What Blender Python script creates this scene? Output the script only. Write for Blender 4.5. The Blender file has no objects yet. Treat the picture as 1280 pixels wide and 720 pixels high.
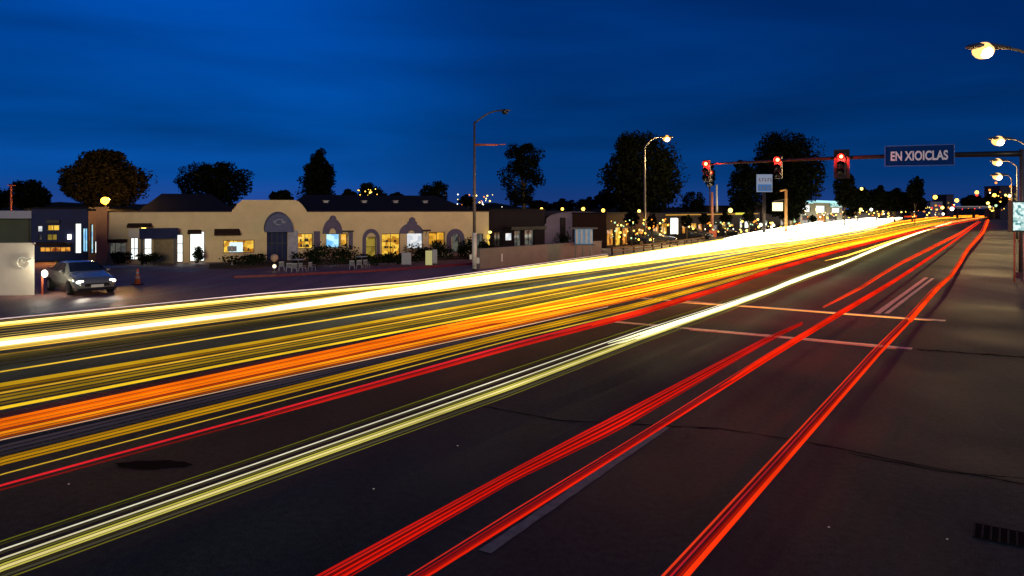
import bpy, bmesh, math, random
from mathutils import Vector, Matrix, noise
random.seed(11)
C = bpy.context.scene.collection
F, H, CU, HV = 950.0, 3.8, 640.0, 262.0        # focal length (px of the 1280 photo), eye height, centre column, horizon row
R = math.radians
TH = math.atan2(1264-640, 950)                  # heading of the avenue
D = Vector((math.sin(TH), math.cos(TH), 0)); N = Vector((math.cos(TH), -math.sin(TH), 0))

def P(u, v, z=0.0):
    d = F*(H-z)/(v-HV); return Vector(((u-CU)/F*d, d, z))
def PD(u, v, d): return Vector(((u-CU)/F*d, d, H-(v-HV)/F*d))

# ------------------------------------------------------------------ materials
MATS = {}
def new_mat(name):
    m = bpy.data.materials.new(name); m.use_nodes = True; nt = m.node_tree
    for n in list(nt.nodes): nt.nodes.remove(n)
    out = nt.nodes.new('ShaderNodeOutputMaterial'); MATS[name] = m
    return m, nt, out
def L(nt, a, b): nt.links.new(a, b)
def surf(name, col, rough=.7, metal=0, var=.25, scale=3.0, bump=.0, bscale=40, coat=0, col2=None, detail=6, spec=None):
    m, nt, out = new_mat(name)
    b = nt.nodes.new('ShaderNodeBsdfPrincipled'); L(nt, b.outputs[0], out.inputs[0])
    tc = nt.nodes.new('ShaderNodeTexCoord'); n = nt.nodes.new('ShaderNodeTexNoise')
    n.inputs['Scale'].default_value = scale; n.inputs['Detail'].default_value = detail; n.inputs['Roughness'].default_value = .62
    L(nt, tc.outputs['Object'], n.inputs['Vector'])
    r = nt.nodes.new('ShaderNodeValToRGB'); L(nt, n.outputs['Fac'], r.inputs[0])
    r.color_ramp.elements[0].position = .3; r.color_ramp.elements[1].position = .72
    c2 = col2 or col
    r.color_ramp.elements[0].color = (*[c*(1-var) for c in c2], 1); r.color_ramp.elements[1].color = (*[min(1, c*(1+var)) for c in col], 1)
    L(nt, r.outputs[0], b.inputs['Base Color'])
    b.inputs['Roughness'].default_value = rough; b.inputs['Metallic'].default_value = metal
    if spec is None and rough >= .75: spec = .12
    if spec is not None: b.inputs['Specular IOR Level'].default_value = spec
    if coat: b.inputs['Coat Weight'].default_value = coat
    if bump:
        n2 = nt.nodes.new('ShaderNodeTexNoise'); n2.inputs['Scale'].default_value = bscale; n2.inputs['Detail'].default_value = 4
        L(nt, tc.outputs['Object'], n2.inputs['Vector'])
        bp = nt.nodes.new('ShaderNodeBump'); bp.inputs['Strength'].default_value = bump; bp.inputs['Distance'].default_value = .02
        L(nt, n2.outputs['Fac'], bp.inputs['Height']); L(nt, bp.outputs[0], b.inputs['Normal'])
    return m
def glow(name, col, s, sample=True, streak=None, path=None):
    m, nt, out = new_mat(name)
    e = nt.nodes.new('ShaderNodeEmission'); e.inputs[0].default_value = (*col, 1); e.inputs[1].default_value = s
    L(nt, e.outputs[0], out.inputs[0])
    if streak:                      # brightness wandering slowly along the path, as a lamp bobs over the road
        tc = nt.nodes.new('ShaderNodeTexCoord'); n = nt.nodes.new('ShaderNodeTexNoise'); n.inputs['Scale'].default_value = streak; n.inputs['Detail'].default_value = 5
        L(nt, tc.outputs['Object'], n.inputs['Vector'])
        mr = nt.nodes.new('ShaderNodeMapRange'); mr.inputs[1].default_value = .3; mr.inputs[2].default_value = .7; mr.inputs[3].default_value = s*.6; mr.inputs[4].default_value = s*1.4
        L(nt, n.outputs['Fac'], mr.inputs[0]); L(nt, mr.outputs[0], e.inputs[1])
    if path:                        # cars crawl near the junction, so their lamps leave more light there
        ge = nt.nodes.new('ShaderNodeNewGeometry'); ln = nt.nodes.new('ShaderNodeVectorMath'); ln.operation = 'LENGTH'; L(nt, ge.outputs['Position'], ln.inputs[0])
        m2 = nt.nodes.new('ShaderNodeMapRange'); m2.interpolation_type = 'SMOOTHSTEP'; m2.inputs[1].default_value = path[0]; m2.inputs[2].default_value = path[1]; m2.inputs[3].default_value = .92; m2.inputs[4].default_value = path[2]
        L(nt, ln.outputs['Value'], m2.inputs[0]); k = nt.nodes.new('ShaderNodeMath'); k.operation = 'MULTIPLY'; L(nt, mr.outputs[0], k.inputs[0]); L(nt, m2.outputs[0], k.inputs[1]); L(nt, k.outputs[0], e.inputs[1])
    if not sample: m.cycles.emission_sampling = 'NONE'
    return m
def room(name, ca, cb, s, scale=3.0):
    """a lit room seen through glass: blocky patches of bright and dim"""
    m, nt, out = new_mat(name)
    tc = nt.nodes.new('ShaderNodeTexCoord'); v = nt.nodes.new('ShaderNodeTexVoronoi'); v.distance = 'CHEBYCHEV'; v.inputs['Scale'].default_value = scale
    L(nt, tc.outputs['Object'], v.inputs['Vector'])
    sp = nt.nodes.new('ShaderNodeSeparateColor'); L(nt, v.outputs['Color'], sp.inputs[0])
    r = nt.nodes.new('ShaderNodeValToRGB'); L(nt, sp.outputs[0], r.inputs[0])
    r.color_ramp.elements[0].position = .1; r.color_ramp.elements[0].color = (*ca, 1); r.color_ramp.elements[1].position = .75; r.color_ramp.elements[1].color = (*cb, 1)
    e = nt.nodes.new('ShaderNodeEmission'); e.inputs[1].default_value = s; L(nt, r.outputs[0], e.inputs[0])
    g = nt.nodes.new('ShaderNodeBsdfGlossy'); g.inputs['Roughness'].default_value = .05; g.inputs[0].default_value = (.05, .05, .06, 1)
    a = nt.nodes.new('ShaderNodeAddShader'); L(nt, e.outputs[0], a.inputs[0]); L(nt, g.outputs[0], a.inputs[1]); L(nt, a.outputs[0], out.inputs[0])
    return m

def asphalt(name, base, rough=.55, tint=(1, 1, 1.03)):
    m, nt, out = new_mat(name)
    b = nt.nodes.new('ShaderNodeBsdfPrincipled'); L(nt, b.outputs[0], out.inputs[0])
    tc = nt.nodes.new('ShaderNodeTexCoord')
    def nz(scale, detail, rot=None, sc=(1, 1, 1)):
        n = nt.nodes.new('ShaderNodeTexNoise'); n.inputs['Scale'].default_value = scale; n.inputs['Detail'].default_value = detail
        mp = nt.nodes.new('ShaderNodeMapping'); mp.inputs['Scale'].default_value = sc
        mp.inputs['Rotation'].default_value = (0, 0, TH)
        L(nt, tc.outputs['Object'], mp.inputs[0]); L(nt, mp.outputs[0], n.inputs['Vector']); return n
    big = nz(.16, 8); tracks = nz(.7, 5, sc=(1, .06, 1)); grit = nz(55, 3)
    def rng(n, a, c, lo=.3, hi=.7):
        r = nt.nodes.new('ShaderNodeMapRange'); r.inputs[1].default_value = lo; r.inputs[2].default_value = hi; r.inputs[3].default_value = a; r.inputs[4].default_value = c
        L(nt, n.outputs['Fac'], r.inputs[0]); return r
    def mul(a, c):
        k = nt.nodes.new('ShaderNodeMath'); k.operation = 'MULTIPLY'; L(nt, a.outputs[0], k.inputs[0]); L(nt, c.outputs[0], k.inputs[1]); return k
    mid = nz(9, 4); k = mul(mul(mul(rng(big, .6, 1.4), rng(tracks, .75, 1.3)), rng(grit, .3, 2.1)), rng(mid, .7, 1.35))
    cm = nt.nodes.new('ShaderNodeMix'); cm.data_type = 'RGBA'; cm.blend_type = 'MULTIPLY'; cm.inputs['Factor'].default_value = 1
    cm.inputs['A'].default_value = (base*tint[0], base*tint[1], base*tint[2], 1)
    cb = nt.nodes.new('ShaderNodeCombineColor')
    for i in range(3): L(nt, k.outputs[0], cb.inputs[i])
    L(nt, cb.outputs[0], cm.inputs['B']); L(nt, cm.outputs['Result'], b.inputs['Base Color'])
    rr = rng(big, rough-.1, rough+.2); L(nt, rr.outputs[0], b.inputs['Roughness'])
    bp = nt.nodes.new('ShaderNodeBump'); bp.inputs['Strength'].default_value = .5; bp.inputs['Distance'].default_value = .01
    L(nt, grit.outputs['Fac'], bp.inputs['Height']); L(nt, bp.outputs[0], b.inputs['Normal'])
    b.inputs['Specular IOR Level'].default_value = .2
    return m

M_asph = asphalt('asphalt', .029, .7, (.70, 1.06, .80))
M_lot = asphalt('lot_asphalt', .12, .6, (1.6, .85, .75))
M_conc = asphalt('streetlit_concrete', .068, .75, (1.0, 1.05, .86))
M_walk = asphalt('sidewalk_concrete', .2, .8, (1.05, 1, .9))
M_tar = surf('tar', (.008, .008, .008), .9, var=.4, scale=8, spec=.03)
M_paint = surf('road_paint_worn', (.72, .62, .46), .6, var=.45, scale=5, bump=.2)
M_paintg = surf('road_paint_grey', (.17, .25, .18), .7, var=.35, scale=7, bump=.2)
M_redkerb = surf('red_kerb_paint', (.17, .02, .025), .55, var=.3, scale=4)
M_beige = surf('beige_stucco', (.62, .49, .275), .9, var=.10, scale=.9, bump=.3, bscale=30)
M_white = surf('white_stucco', (.62, .57, .48), .85, var=.08, scale=1.2, bump=.2, bscale=30)
M_terra = surf('terracotta_stucco', (.45, .22, .10), .85, var=.15, scale=1.5, bump=.2)
M_navy = surf('navy_stucco', (.020, .026, .075), .8, var=.2, scale=1.2)
M_slate = surf('slate_awning', (.10, .11, .19), .8, var=.2, scale=4)
M_mauve = surf('mauve_stucco', (.11, .095, .15), .9, var=.15, scale=1.2)
M_plum = surf('plum_stucco', (.012, .009, .013), .9, var=.3, scale=.8)
M_roof = surf('dark_roof', (.006, .0055, .009), .85, var=.35, scale=5, bump=.4, bscale=8)
M_brown = surf('brown_awning', (.028, .013, .009), .8, var=.25, scale=5)
M_black = surf('black_metal', (.018, .017, .02), .45, .4, var=.2)
M_galv = surf('weathered_pole', (.10, .085, .08), .5, .5, var=.25, scale=2)
M_pole2 = surf('pale_pole', (.62, .58, .5), .6, .1, var=.15, scale=3)
M_redorange = surf('redlit_orange_metal', (.5, .11, .05), .6, .2, var=.3, scale=3)  # reddish light on the side arm put into the colour; orange posts share it
M_glass = surf('dark_glass', (.012, .015, .02), .08, 0, var=.3)
M_green = surf('dark_green_panel', (.03, .04, .022), .5, var=.3, scale=1)
M_bark = surf('bark', (.06, .045, .03), .95, var=.4, scale=6, bump=.6, bscale=12)
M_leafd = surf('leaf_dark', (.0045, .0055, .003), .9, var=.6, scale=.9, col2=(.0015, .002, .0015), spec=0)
M_leafb = surf('leaf_bush', (.014, .02, .008), .9, var=.5, scale=1.5, col2=(.006, .008, .004), spec=0)
M_hill = surf('hill_scrub', (.008, .009, .008), 1, var=.4, scale=.1)
M_concwall = surf('concrete_wall', (.20, .175, .14), .9, var=.12, scale=1.4, bump=.3)
M_signblue = surf('street_sign_blue', (.004, .03, .17), .75, var=.1, spec=0)
M_signtext = surf('street_sign_white', (.6, .68, .9), .5, var=.05)
M_signedge = surf('street_sign_edge', (.06, .13, .45), .8, var=.1)
M_carwhite = surf('silver_car_paint', (.22, .225, .20), .18, .4, var=.04, coat=.8)
M_cardark = surf('dark_car_paint', (.02, .022, .03), .25, .3, var=.1, coat=.8)
M_carred = surf('maroon_car_paint', (.10, .012, .012), .25, .3, var=.1, coat=.8)
M_rubber = surf('rubber', (.012, .012, .012), .85)
M_chrome = surf('chrome', (.6, .6, .6), .18, 1, var=.05)
M_plate = surf('white_plate', (.7, .7, .62), .5, var=.03)
M_cone = surf('orange_cone', (.42, .09, .03), .6, var=.1)
M_plastic = surf('white_plastic', (.28, .28, .31), .5, var=.08)
M_tile = surf('ad_panel_blue', (.16, .25, .42), .5, var=.3, scale=3)
M_dirt = surf('planting_soil', (.035, .022, .016), .95, var=.4, scale=6, bump=.5)
M_iron = surf('cast_iron', (.028, .028, .028), .85, 0, var=.3, scale=12)
M_void = surf('drain_void', (.002, .002, .002), 1)

G_yel = room('room_yellow', (.42, .15, .01), (1.0, .62, .07), 1.0, 3.2)
G_yel2 = room('room_amber', (.30, .12, .01), (1.0, .50, .04), .95, 2.2)
G_dull = room('room_dull_yellow', (.22, .15, .02), (.40, .28, .04), .8, 2)
G_wht = room('room_white', (.75, .85, .85), (1, 1, .92), 1.5, 4)
G_blue = room('room_blue', (.16, .50, .95), (.5, .9, 1), 1.1, 2.5)
G_lite = room('room_pale', (.5, .55, .62), (.85, .85, .85), 1.0, 2.5)
G_teal = room('room_teal', (.05, .28, .26), (.8, 1, .95), 1.2, 2.4)
G_orng = room('room_orange', (.25, .05, .01), (.9, .38, .05), 1.0, 2.8)
G_dim = room('room_dim', (.02, .02, .03), (.10, .10, .08), 1.0, 3)
E_sod = glow('sodium_lamp', (1, .42, .06), 1.9)
E_sodn = glow('sodium_dot', (1, .52, .06), 6.0, False)
E_orn = glow('orange_dot', (1, .28, .03), 2.0, False)
E_yeln = glow('yellow_dot', (1, .72, .14), 4.5, False)
E_whtn = glow('white_dot', (1, .9, .7), 5, False)
E_redn = glow('red_dot', (1, .03, .02), 2.5, False)
E_grnn = glow('pale_green_dot', (.6, .9, .5), 1.2, False)
E_core = glow('signal_red_core', (1, .28, .1), 9)
E_red = glow('signal_red', (1, .008, .005), 2.2)
E_warm = glow('warm_white_lamp', (1, .52, .17), 1.9)
E_bulb = glow('lamp_bulb_white', (1, .86, .6), 14)
E_head = glow('headlamp', (1, .97, .85), 5)

# ------------------------------------------------------------------ object helpers
def link(name, me, mat, parent=None, smooth=False):
    o = bpy.data.objects.new(name, me); C.objects.link(o)
    for m in (mat if isinstance(mat, (list, tuple)) else [mat]): me.materials.append(m)
    if parent: o.parent = parent
    if smooth:
        for p in me.polygons: p.use_smooth = True
    return o
def tag(o, label, cat, group=None, kind=None):
    if label: o['label'] = label
    if cat: o['category'] = cat
    if group: o['group'] = group
    if kind: o['kind'] = kind
    return o
def thing(name, loc, label, cat, rz=0, group=None):
    o = bpy.data.objects.new(name, None); C.objects.link(o); o.location = loc; o.rotation_euler = (0, 0, rz)
    o.empty_display_size = .3
    return tag(o, label, cat, group)
class MB:
    """collects shapes; build() links them as one mesh"""
    def __init__(s): s.v = []; s.f = []
    def add(s, vs, fs):
        k = len(s.v); s.v += [tuple(v) for v in vs]; s.f += [tuple(i+k for i in f) for f in fs]; return s
    def box(s, x0, x1, y0, y1, z0, z1):
        vs = [(x, y, z) for z in (z0, z1) for y in (y0, y1) for x in (x0, x1)]
        return s.add(vs, [(0, 2, 3, 1), (4, 5, 7, 6), (0, 1, 5, 4), (2, 6, 7, 3), (0, 4, 6, 2), (1, 3, 7, 5)])
    def quad(s, *p): return s.add(p, [tuple(range(len(p)))])
    def tube(s, pts, rad, n=8, cap=True):
        pts = [Vector(p) for p in pts]; m = len(pts)
        if not isinstance(rad, (list, tuple)): rad = [rad]*m
        vs = []; fs = []; up0 = None
        for i, p in enumerate(pts):
            t = (pts[min(i+1, m-1)]-pts[max(i-1, 0)]).normalized()
            up = Vector((0, 0, 1)) if abs(t.z) < .9 else Vector((0, 1, 0))
            if up0 is not None and abs(t.dot(up0)) < .95: up = up0
            a = t.cross(up).normalized(); b = a.cross(t).normalized(); up0 = b
            for k in range(n):
                an = 2*math.pi*k/n; vs.append(p+a*math.cos(an)*rad[i]+b*math.sin(an)*rad[i])
        for i in range(m-1):
            for k in range(n): fs.append((i*n+k, i*n+(k+1) % n, (i+1)*n+(k+1) % n, (i+1)*n+k))
        if cap: fs.append(tuple(range(n-1, -1, -1))); fs.append(tuple((m-1)*n+k for k in range(n)))
        return s.add(vs, fs)
    def ball(s, c, rx, ry=None, rz=None, n=10, m=6):
        ry = ry or rx; rz = rz or rx; vs = [(c[0], c[1], c[2]-rz)]; fs = []
        for j in range(1, m):
            ph = -math.pi/2+math.pi*j/m
            for k in range(n):
                a = 2*math.pi*k/n; vs.append((c[0]+rx*math.cos(ph)*math.cos(a), c[1]+ry*math.cos(ph)*math.sin(a), c[2]+rz*math.sin(ph)))
        vs.append((c[0], c[1], c[2]+rz)); t = len(vs)-1
        for k in range(n): fs.append((0, 1+(k+1) % n, 1+k)); fs.append((t, t-n+k, t-n+(k+1) % n))
        for j in range(m-2):
            for k in range(n): fs.append((1+j*n+k, 1+j*n+(k+1) % n, 1+(j+1)*n+(k+1) % n, 1+(j+1)*n+k))
        return s.add(vs, fs)
    def lathe(s, prof, n=16, c=(0, 0, 0)):
        vs = []; fs = []
        for r, z in prof:
            for k in range(n):
                a = 2*math.pi*k/n; vs.append((c[0]+r*math.cos(a), c[1]+r*math.sin(a), c[2]+z))
        for i in range(len(prof)-1):
            for k in range(n): fs.append((i*n+k, i*n+(k+1) % n, (i+1)*n+(k+1) % n, (i+1)*n+k))
        fs.append(tuple(range(n-1, -1, -1))); fs.append(tuple((len(prof)-1)*n+k for k in range(n)))
        return s.add(vs, fs)
    def build(s, name, mat, parent=None, smooth=False, bevel=0):
        me = bpy.data.meshes.new(name); me.from_pydata(s.v, [], s.f); me.update()
        bm = bmesh.new(); bm.from_mesh(me); bmesh.ops.recalc_face_normals(bm, faces=bm.faces); bm.to_mesh(me); bm.free()
        o = link(name, me, mat, parent, smooth)
        if bevel:
            b = o.modifiers.new('bevel', 'BEVEL'); b.width = bevel; b.segments = 2; b.limit_method = 'ANGLE'
        return o
def copy_tree(o, parent=None):
    c = o.copy(); C.objects.link(c)
    if parent: c.parent = parent
    for ch in [x for x in bpy.data.objects if x.parent == o]: copy_tree(ch, c)
    return c

# ------------------------------------------------------------------ ground
def sheet(name, pts, z, mat, kind='structure', thick=0, sub=None):
    mb = MB()
    if thick:
        n = len(pts); mb.add([(p.x, p.y, z) for p in pts]+[(p.x, p.y, z-thick) for p in pts], [tuple(range(n))]+[(i, i+n, (i+1) % n+n, (i+1) % n) for i in range(n)])
    else: mb.add([(p.x, p.y, z) for p in pts], [tuple(range(len(pts)))])
    o = mb.build(name, mat); o['kind'] = kind; return o
g = MB()
for i in range(40):
    for j in range(40):
        def gx(k): t = (k-20)/20; return math.copysign(abs(t)**2.2, t)*2500
        g.quad((gx(i), gx(j), 0), (gx(i+1), gx(j), 0), (gx(i+1), gx(j+1), 0), (gx(i), gx(j+1), 0))
go = g.build('road', M_asph); go['kind'] = 'structure'
# parking lot to the left, planting strip, far sidewalk
sheet('parking_lot', [P(-900, 402), P(0, 398), P(300, 368), P(590, 347), P(612, 318), P(300, 324), P(60, 328), P(-900, 340)], .004, M_lot)
fs = [P(560, 349), P(740, 327), P(890, 302), P(1010, 287), P(1100, 276.5), P(1098, 275.2), P(1000, 282), P(880, 294), P(760, 306), P(620, 322)]
sheet('sidewalk', fs, .12, M_walk, thick=.12)
sheet('streetlit_concrete', [P(1181, 376), P(1290, 386), P(1420, 398), P(1700, 420), P(1700, 300), P(1295, 274.5), P(1240, 273.6), P(1236, 290), P(1212, 320), P(1196, 350)], .004, M_conc)  # concrete slab whose paler colour also holds the streetlight on the road
for i, (a, b, w) in enumerate([((1212, 345), (1300, 350), .10), ((1222, 318), (1320, 321), .12)]):
    p, q = P(*a), P(*b); n_ = Vector((-(q-p).y, (q-p).x, 0)).normalized()*w
    sheet('paving_joint', [p-n_, q-n_, q+n_, p+n_], .008, M_walk)
def stripe(name, a, b, w0, mat, z=.005, w1=None, steps=6, jit=.0):
    p, q = P(*a), P(*b); n_ = Vector((-(q-p).y, (q-p).x, 0)).normalized(); w1 = w0 if w1 is None else w1
    mb = MB(); L1 = []; L2 = []
    for i in range(steps+1):
        t = i/steps; c = p.lerp(q, t); w = (w0+(w1-w0)*t)*(1+random.uniform(-jit, jit))
        L1.append((c.x-n_.x*w, c.y-n_.y*w, z)); L2.append((c.x+n_.x*w, c.y+n_.y*w, z))
    for i in range(steps): mb.quad(L1[i], L1[i+1], L2[i+1], L2[i])
    o = mb.build(name, mat); o['kind'] = 'structure'; return o
stripe('crosswalk_line', (762, 370), (1182, 401), .19, M_paint, jit=.15, steps=30)
stripe('crosswalk_line', (765, 402), (1140, 436), .17, M_paint, jit=.15, steps=30)
stripe('lane_marking', (1096, 392), (1158, 347), .10, M_paint, jit=.1, steps=8)
stripe('lane_marking', (1108, 392), (1166, 348), .08, M_paint, jit=.1, steps=8)
stripe('lane_marking', (606, 690), (832, 534), .075, M_paintg, jit=.12, steps=24)
def wobble(name, pts, w, mat, z=.006):
    mb = MB(); ps = []
    for a, b in zip(pts, pts[1:]):
        for k in range(10): t = k/10; ps.append(P(a[0]+(b[0]-a[0])*t, a[1]+(b[1]-a[1])*t))
    ps.append(P(*pts[-1])); l1 = []; l2 = []
    for i, p in enumerate(ps):
        t = (ps[min(i+1, len(ps)-1)]-ps[max(i-1, 0)]).normalized(); n_ = Vector((-t.y, t.x, 0)); j = n_*random.uniform(-w, w)*.7; ww = w*random.uniform(.5, 1.3)
        l1.append((p+j-n_*ww)+Vector((0, 0, z))); l2.append((p+j+n_*ww)+Vector((0, 0, z)))
    for i in range(len(ps)-1): mb.quad(l1[i], l1[i+1], l2[i+1], l2[i])
    o = mb.build(name, mat); o['kind'] = 'structure'
wobble('tar_seam', [(1146, 437), (1200, 441), (1290, 447)], .10, M_tar)
wobble('tar_seam', [(560, 500), (700, 526), (900, 536), (1010, 553), (1140, 580), (1290, 607)], .022, M_tar)
wobble('tar_seam', [(1060, 567), (1180, 590), (1300, 600)], .018, M_tar)
st = MB(); c = P(190, 581)
st.add([(c.x+.5*math.cos(a)*(1+.3*random.random()), c.y+.14*math.sin(a)*(1+.5*random.random()), .006) for a in [i*2*math.pi/24 for i in range(24)]], [tuple(range(24))])
o = st.build('oil_stain', M_tar); o['kind'] = 'structure'; 
for (u, v) in [(86, 606), (572, 558), (467, 612), (1036, 660), (1184, 675)]:
    p = P(u, v); mb = MB(); mb.ball((p.x, p.y, .012), .016, .011, .008, 6, 4)
    tag(mb.build('litter_scrap', M_plate), 'tiny pale scrap of litter on the dark asphalt', 'litter', 'scraps of litter on the road')
p = P(1285, 722); mb = MB(); mb.add([(p.x-.1, p.y-.05, .005), (p.x+.2, p.y-.05, .005), (p.x+.25, p.y+.12, .005), (p.x-.02, p.y+.05, .005)], [(0, 1, 2, 3)]); o = mb.build('orange_paint_mark', M_cone); o['kind'] = 'structure'

# drain grate
gp = P(1280, 675); gr = thing('drain_grate', (gp.x, gp.y, 0), 'black slotted drain grate in the asphalt at the lower right corner', 'drain', -TH)
MB().box(-.5, .6, -.24, .24, .003, .006).build('recess', M_void, gr)
mb = MB()
for k in range(13): x = -.5+k*.085; mb.add([(x, -.24, .007), (x+.02, -.24, .007), (x+.02, .24, .007), (x, .24, .007), (x, -.24, .02), (x+.02, -.24, .02), (x+.02, .24, .02), (x, .24, .02)], [(4, 5, 6, 7), (0, 1, 5, 4), (2, 3, 7, 6), (0, 4, 7, 3), (1, 2, 6, 5)])
mb.build('slats', M_iron, gr)

# ------------------------------------------------------------------ light trails (lamp paths at lamp height over the road)
def lerp_poly(poly, u):
    for a, b in zip(poly, poly[1:]):
        if u <= b[0] or b is poly[-1]:
            t = (u-a[0])/(b[0]-a[0]); return a[1]+(b[1]-a[1])*t
def rgb(r, g_, b): return tuple(((c/255)/12.92 if c < 11 else ((c/255+.055)/1.055)**2.4) for c in (r, g_, b))
GM = {}
def gm(col, s):
    k = (col, s)
    if k not in GM: GM[k] = glow('streak_light', rgb(*col), s, streak=.35, path=((35, 110, 1.6) if col[0] > 3.0*col[1] else (12, 46, 2.9)))
    return GM[k]
def trail(label, cat_group, top, bot, streaks, z=.65, u0=None, u1=None, step=24, wob=0.0):
    ua = top[0][0] if u0 is None else u0; ub = top[-1][0] if u1 is None else u1
    um = (ua+ub)/2; root_p = P(um, (lerp_poly(top, um)+lerp_poly(bot, um))/2, z)
    t = thing('light_trail', (root_p.x, root_p.y, 0), label, 'light trail', 0, cat_group)
    n = max(2, int((ub-ua)/step))
    for (q, w, col, s, *ext) in streaks:
        a_, b_ = (ext if len(ext) == 2 else (ua, ub)); pts = []; rad = []; ph = random.uniform(0, 6)
        for i in range(n+1):
            u = a_+(b_-a_)*(i/n)
            vt, vb = lerp_poly(top, u), lerp_poly(bot, u); th = max(vb-vt, .6)
            zz = z
            v = vt+(vb-vt)*q + wob*th*math.sin(u*.05+ph)+wob*.5*th*math.sin(u*.13+ph*2)
            v = max(v, HV+2.0)
            p = P(u, v, zz); sl = (lerp_poly(top, u+4)-lerp_poly(top, u-4))/8 if top[0][0] < u-4 and u+4 < top[-1][0] else .4; tp = 1.0 if a_ < 0 else min(1, .12+i/n*7); tp *= min(1, .25+(n-i)/n*9)*.86/math.sqrt(1+sl*sl)
            pts.append(p-t.location); rad.append(max(.006, w*th*p.y/F/2*tp))
        MB().tube(pts, rad, 6).build('streak', gm(col, s), t, smooth=True)
    return t
W = (255, 244, 215)
GH = 'white headlight trails'; GY = 'yellow and orange light trails'; GR = 'red tail light trails'
# A broad white band
topA = [(-260, 455), (0, 422), (320, 384), (640, 338), (800, 315), (920, 295), (940, 289), (1000, 280.5), (1040, 273.5), (1090, 267.5), (1128, 269)]
botA = [(-260, 470), (0, 438), (320, 396), (640, 352), (800, 331), (940, 312), (1000, 306), (1040, 299), (1090, 289), (1128, 274)]
trail('broad white band of headlight trails sweeping to a blinding bulge at the far junction', GH, topA, botA,
      [(.10, .14, (255, 205, 90), .9), (.21, .13, (255, 220, 130), .9), (.30, .10, (225, 190, 120), .8), (.40, .18, W, 1.3), (.54, .24, W, 1.5), (.70, .13, (255, 215, 120), .95), (.77, .08, (200, 160, 60), .8), (.25, .3, W, 2.2, 330, 1128), (.6, .4, W, 2.4, 360, 1128), (.8, .2, (255, 235, 180), 1.6, 480, 1128), (.84, .14, (215, 175, 70), .8), (.97, .10, (255, 200, 70), .9), (.06, .1, (190, 160, 80), .5)], z=.62)
trail('second white headlight trail filling the upper edge of the bulge in front of the shops', GH,
      [(905, 298), (935, 291), (1000, 281), (1040, 274.5), (1090, 268.5), (1125, 269.5)], [(905, 300), (940, 302), (1000, 294), (1040, 288), (1090, 282), (1125, 273)],
      [(.1, .3, W, 2.8), (.35, .35, W, 3), (.6, .35, W, 3), (.85, .3, W, 3)], z=.9)
# B upper thin lines
trail('thin white and yellow double trail nearest the parking lot', GH,
      [(-260, 427), (0, 398), (320, 367), (514, 351), (620, 337), (760, 317)], [(-260, 440), (0, 411), (320, 377), (514, 359), (620, 342), (760, 322)],
      [(.05, .13, (210, 180, 175), .8), (.5, .3, (255, 220, 120), 1.3), (.72, .2, (240, 190, 70), .9), (.95, .14, (150, 120, 40), .7), (.25, .10, (110, 85, 45), .8)], z=.6)
trail('dull olive glow lines between the two upper white trails', GH, [(-260, 443), (0, 412), (320, 378), (600, 345)], [(-260, 455), (0, 421), (320, 383), (600, 347)],
      [(.2, .16, (120, 100, 45), .7), (.6, .14, (150, 125, 55), .7), (.9, .12, (190, 160, 80), .8)], z=.55)
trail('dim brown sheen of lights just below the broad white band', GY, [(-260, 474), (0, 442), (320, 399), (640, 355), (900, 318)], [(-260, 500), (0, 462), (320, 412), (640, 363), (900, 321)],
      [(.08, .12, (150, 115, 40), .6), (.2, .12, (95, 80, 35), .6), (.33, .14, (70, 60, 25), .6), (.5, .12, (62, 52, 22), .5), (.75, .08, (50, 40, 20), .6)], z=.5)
# C single thin yellow
trail('single thin yellow trail below the broad white band', GY, [(-260, 506), (0, 463.5), (320, 412.8), (640, 362.6), (800, 337), (960, 309), (1040, 297)], [(-260, 509), (0, 466), (320, 415), (640, 365), (800, 339), (960, 311), (1040, 299)],
      [(.5, .9, (225, 180, 50), 1.1)], z=.6)
# D yellow bundle
topD = [(-260, 524), (0, 477), (320, 425), (640, 370), (800, 342), (960, 312), (1040, 297), (1100, 288), (1150, 278), (1200, 271)]
botD = [(-260, 566), (0, 513), (320, 450), (640, 389), (800, 356), (960, 322), (1040, 304), (1100, 293), (1150, 281.5), (1200, 273)]
trail('bundle of four mustard yellow trails in the middle of the avenue', GY, topD, botD,
      [(.12, .17, (190, 145, 22), 1.05), (.25, .09, (135, 95, 12), .9), (.40, .08, (215, 165, 40), 1.1), (.52, .09, (150, 115, 20), .9), (.64, .11, (165, 130, 25), .9), (.77, .08, (110, 85, 15), .9), (.93, .13, (235, 190, 35), 1.2), (.33, .04, (90, 60, 10), .9)], z=.7)
trail('dim brown red trail between the yellow bundle and the orange band', GY, [(-260, 575), (0, 516), (320, 451.5), (640, 390)], [(-260, 588), (0, 523), (320, 456), (640, 392)],
      [(.2, .2, (70, 32, 26), .8), (.5, .25, (60, 30, 34), .8), (.85, .2, (90, 30, 20), .8)], z=.6)
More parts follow.
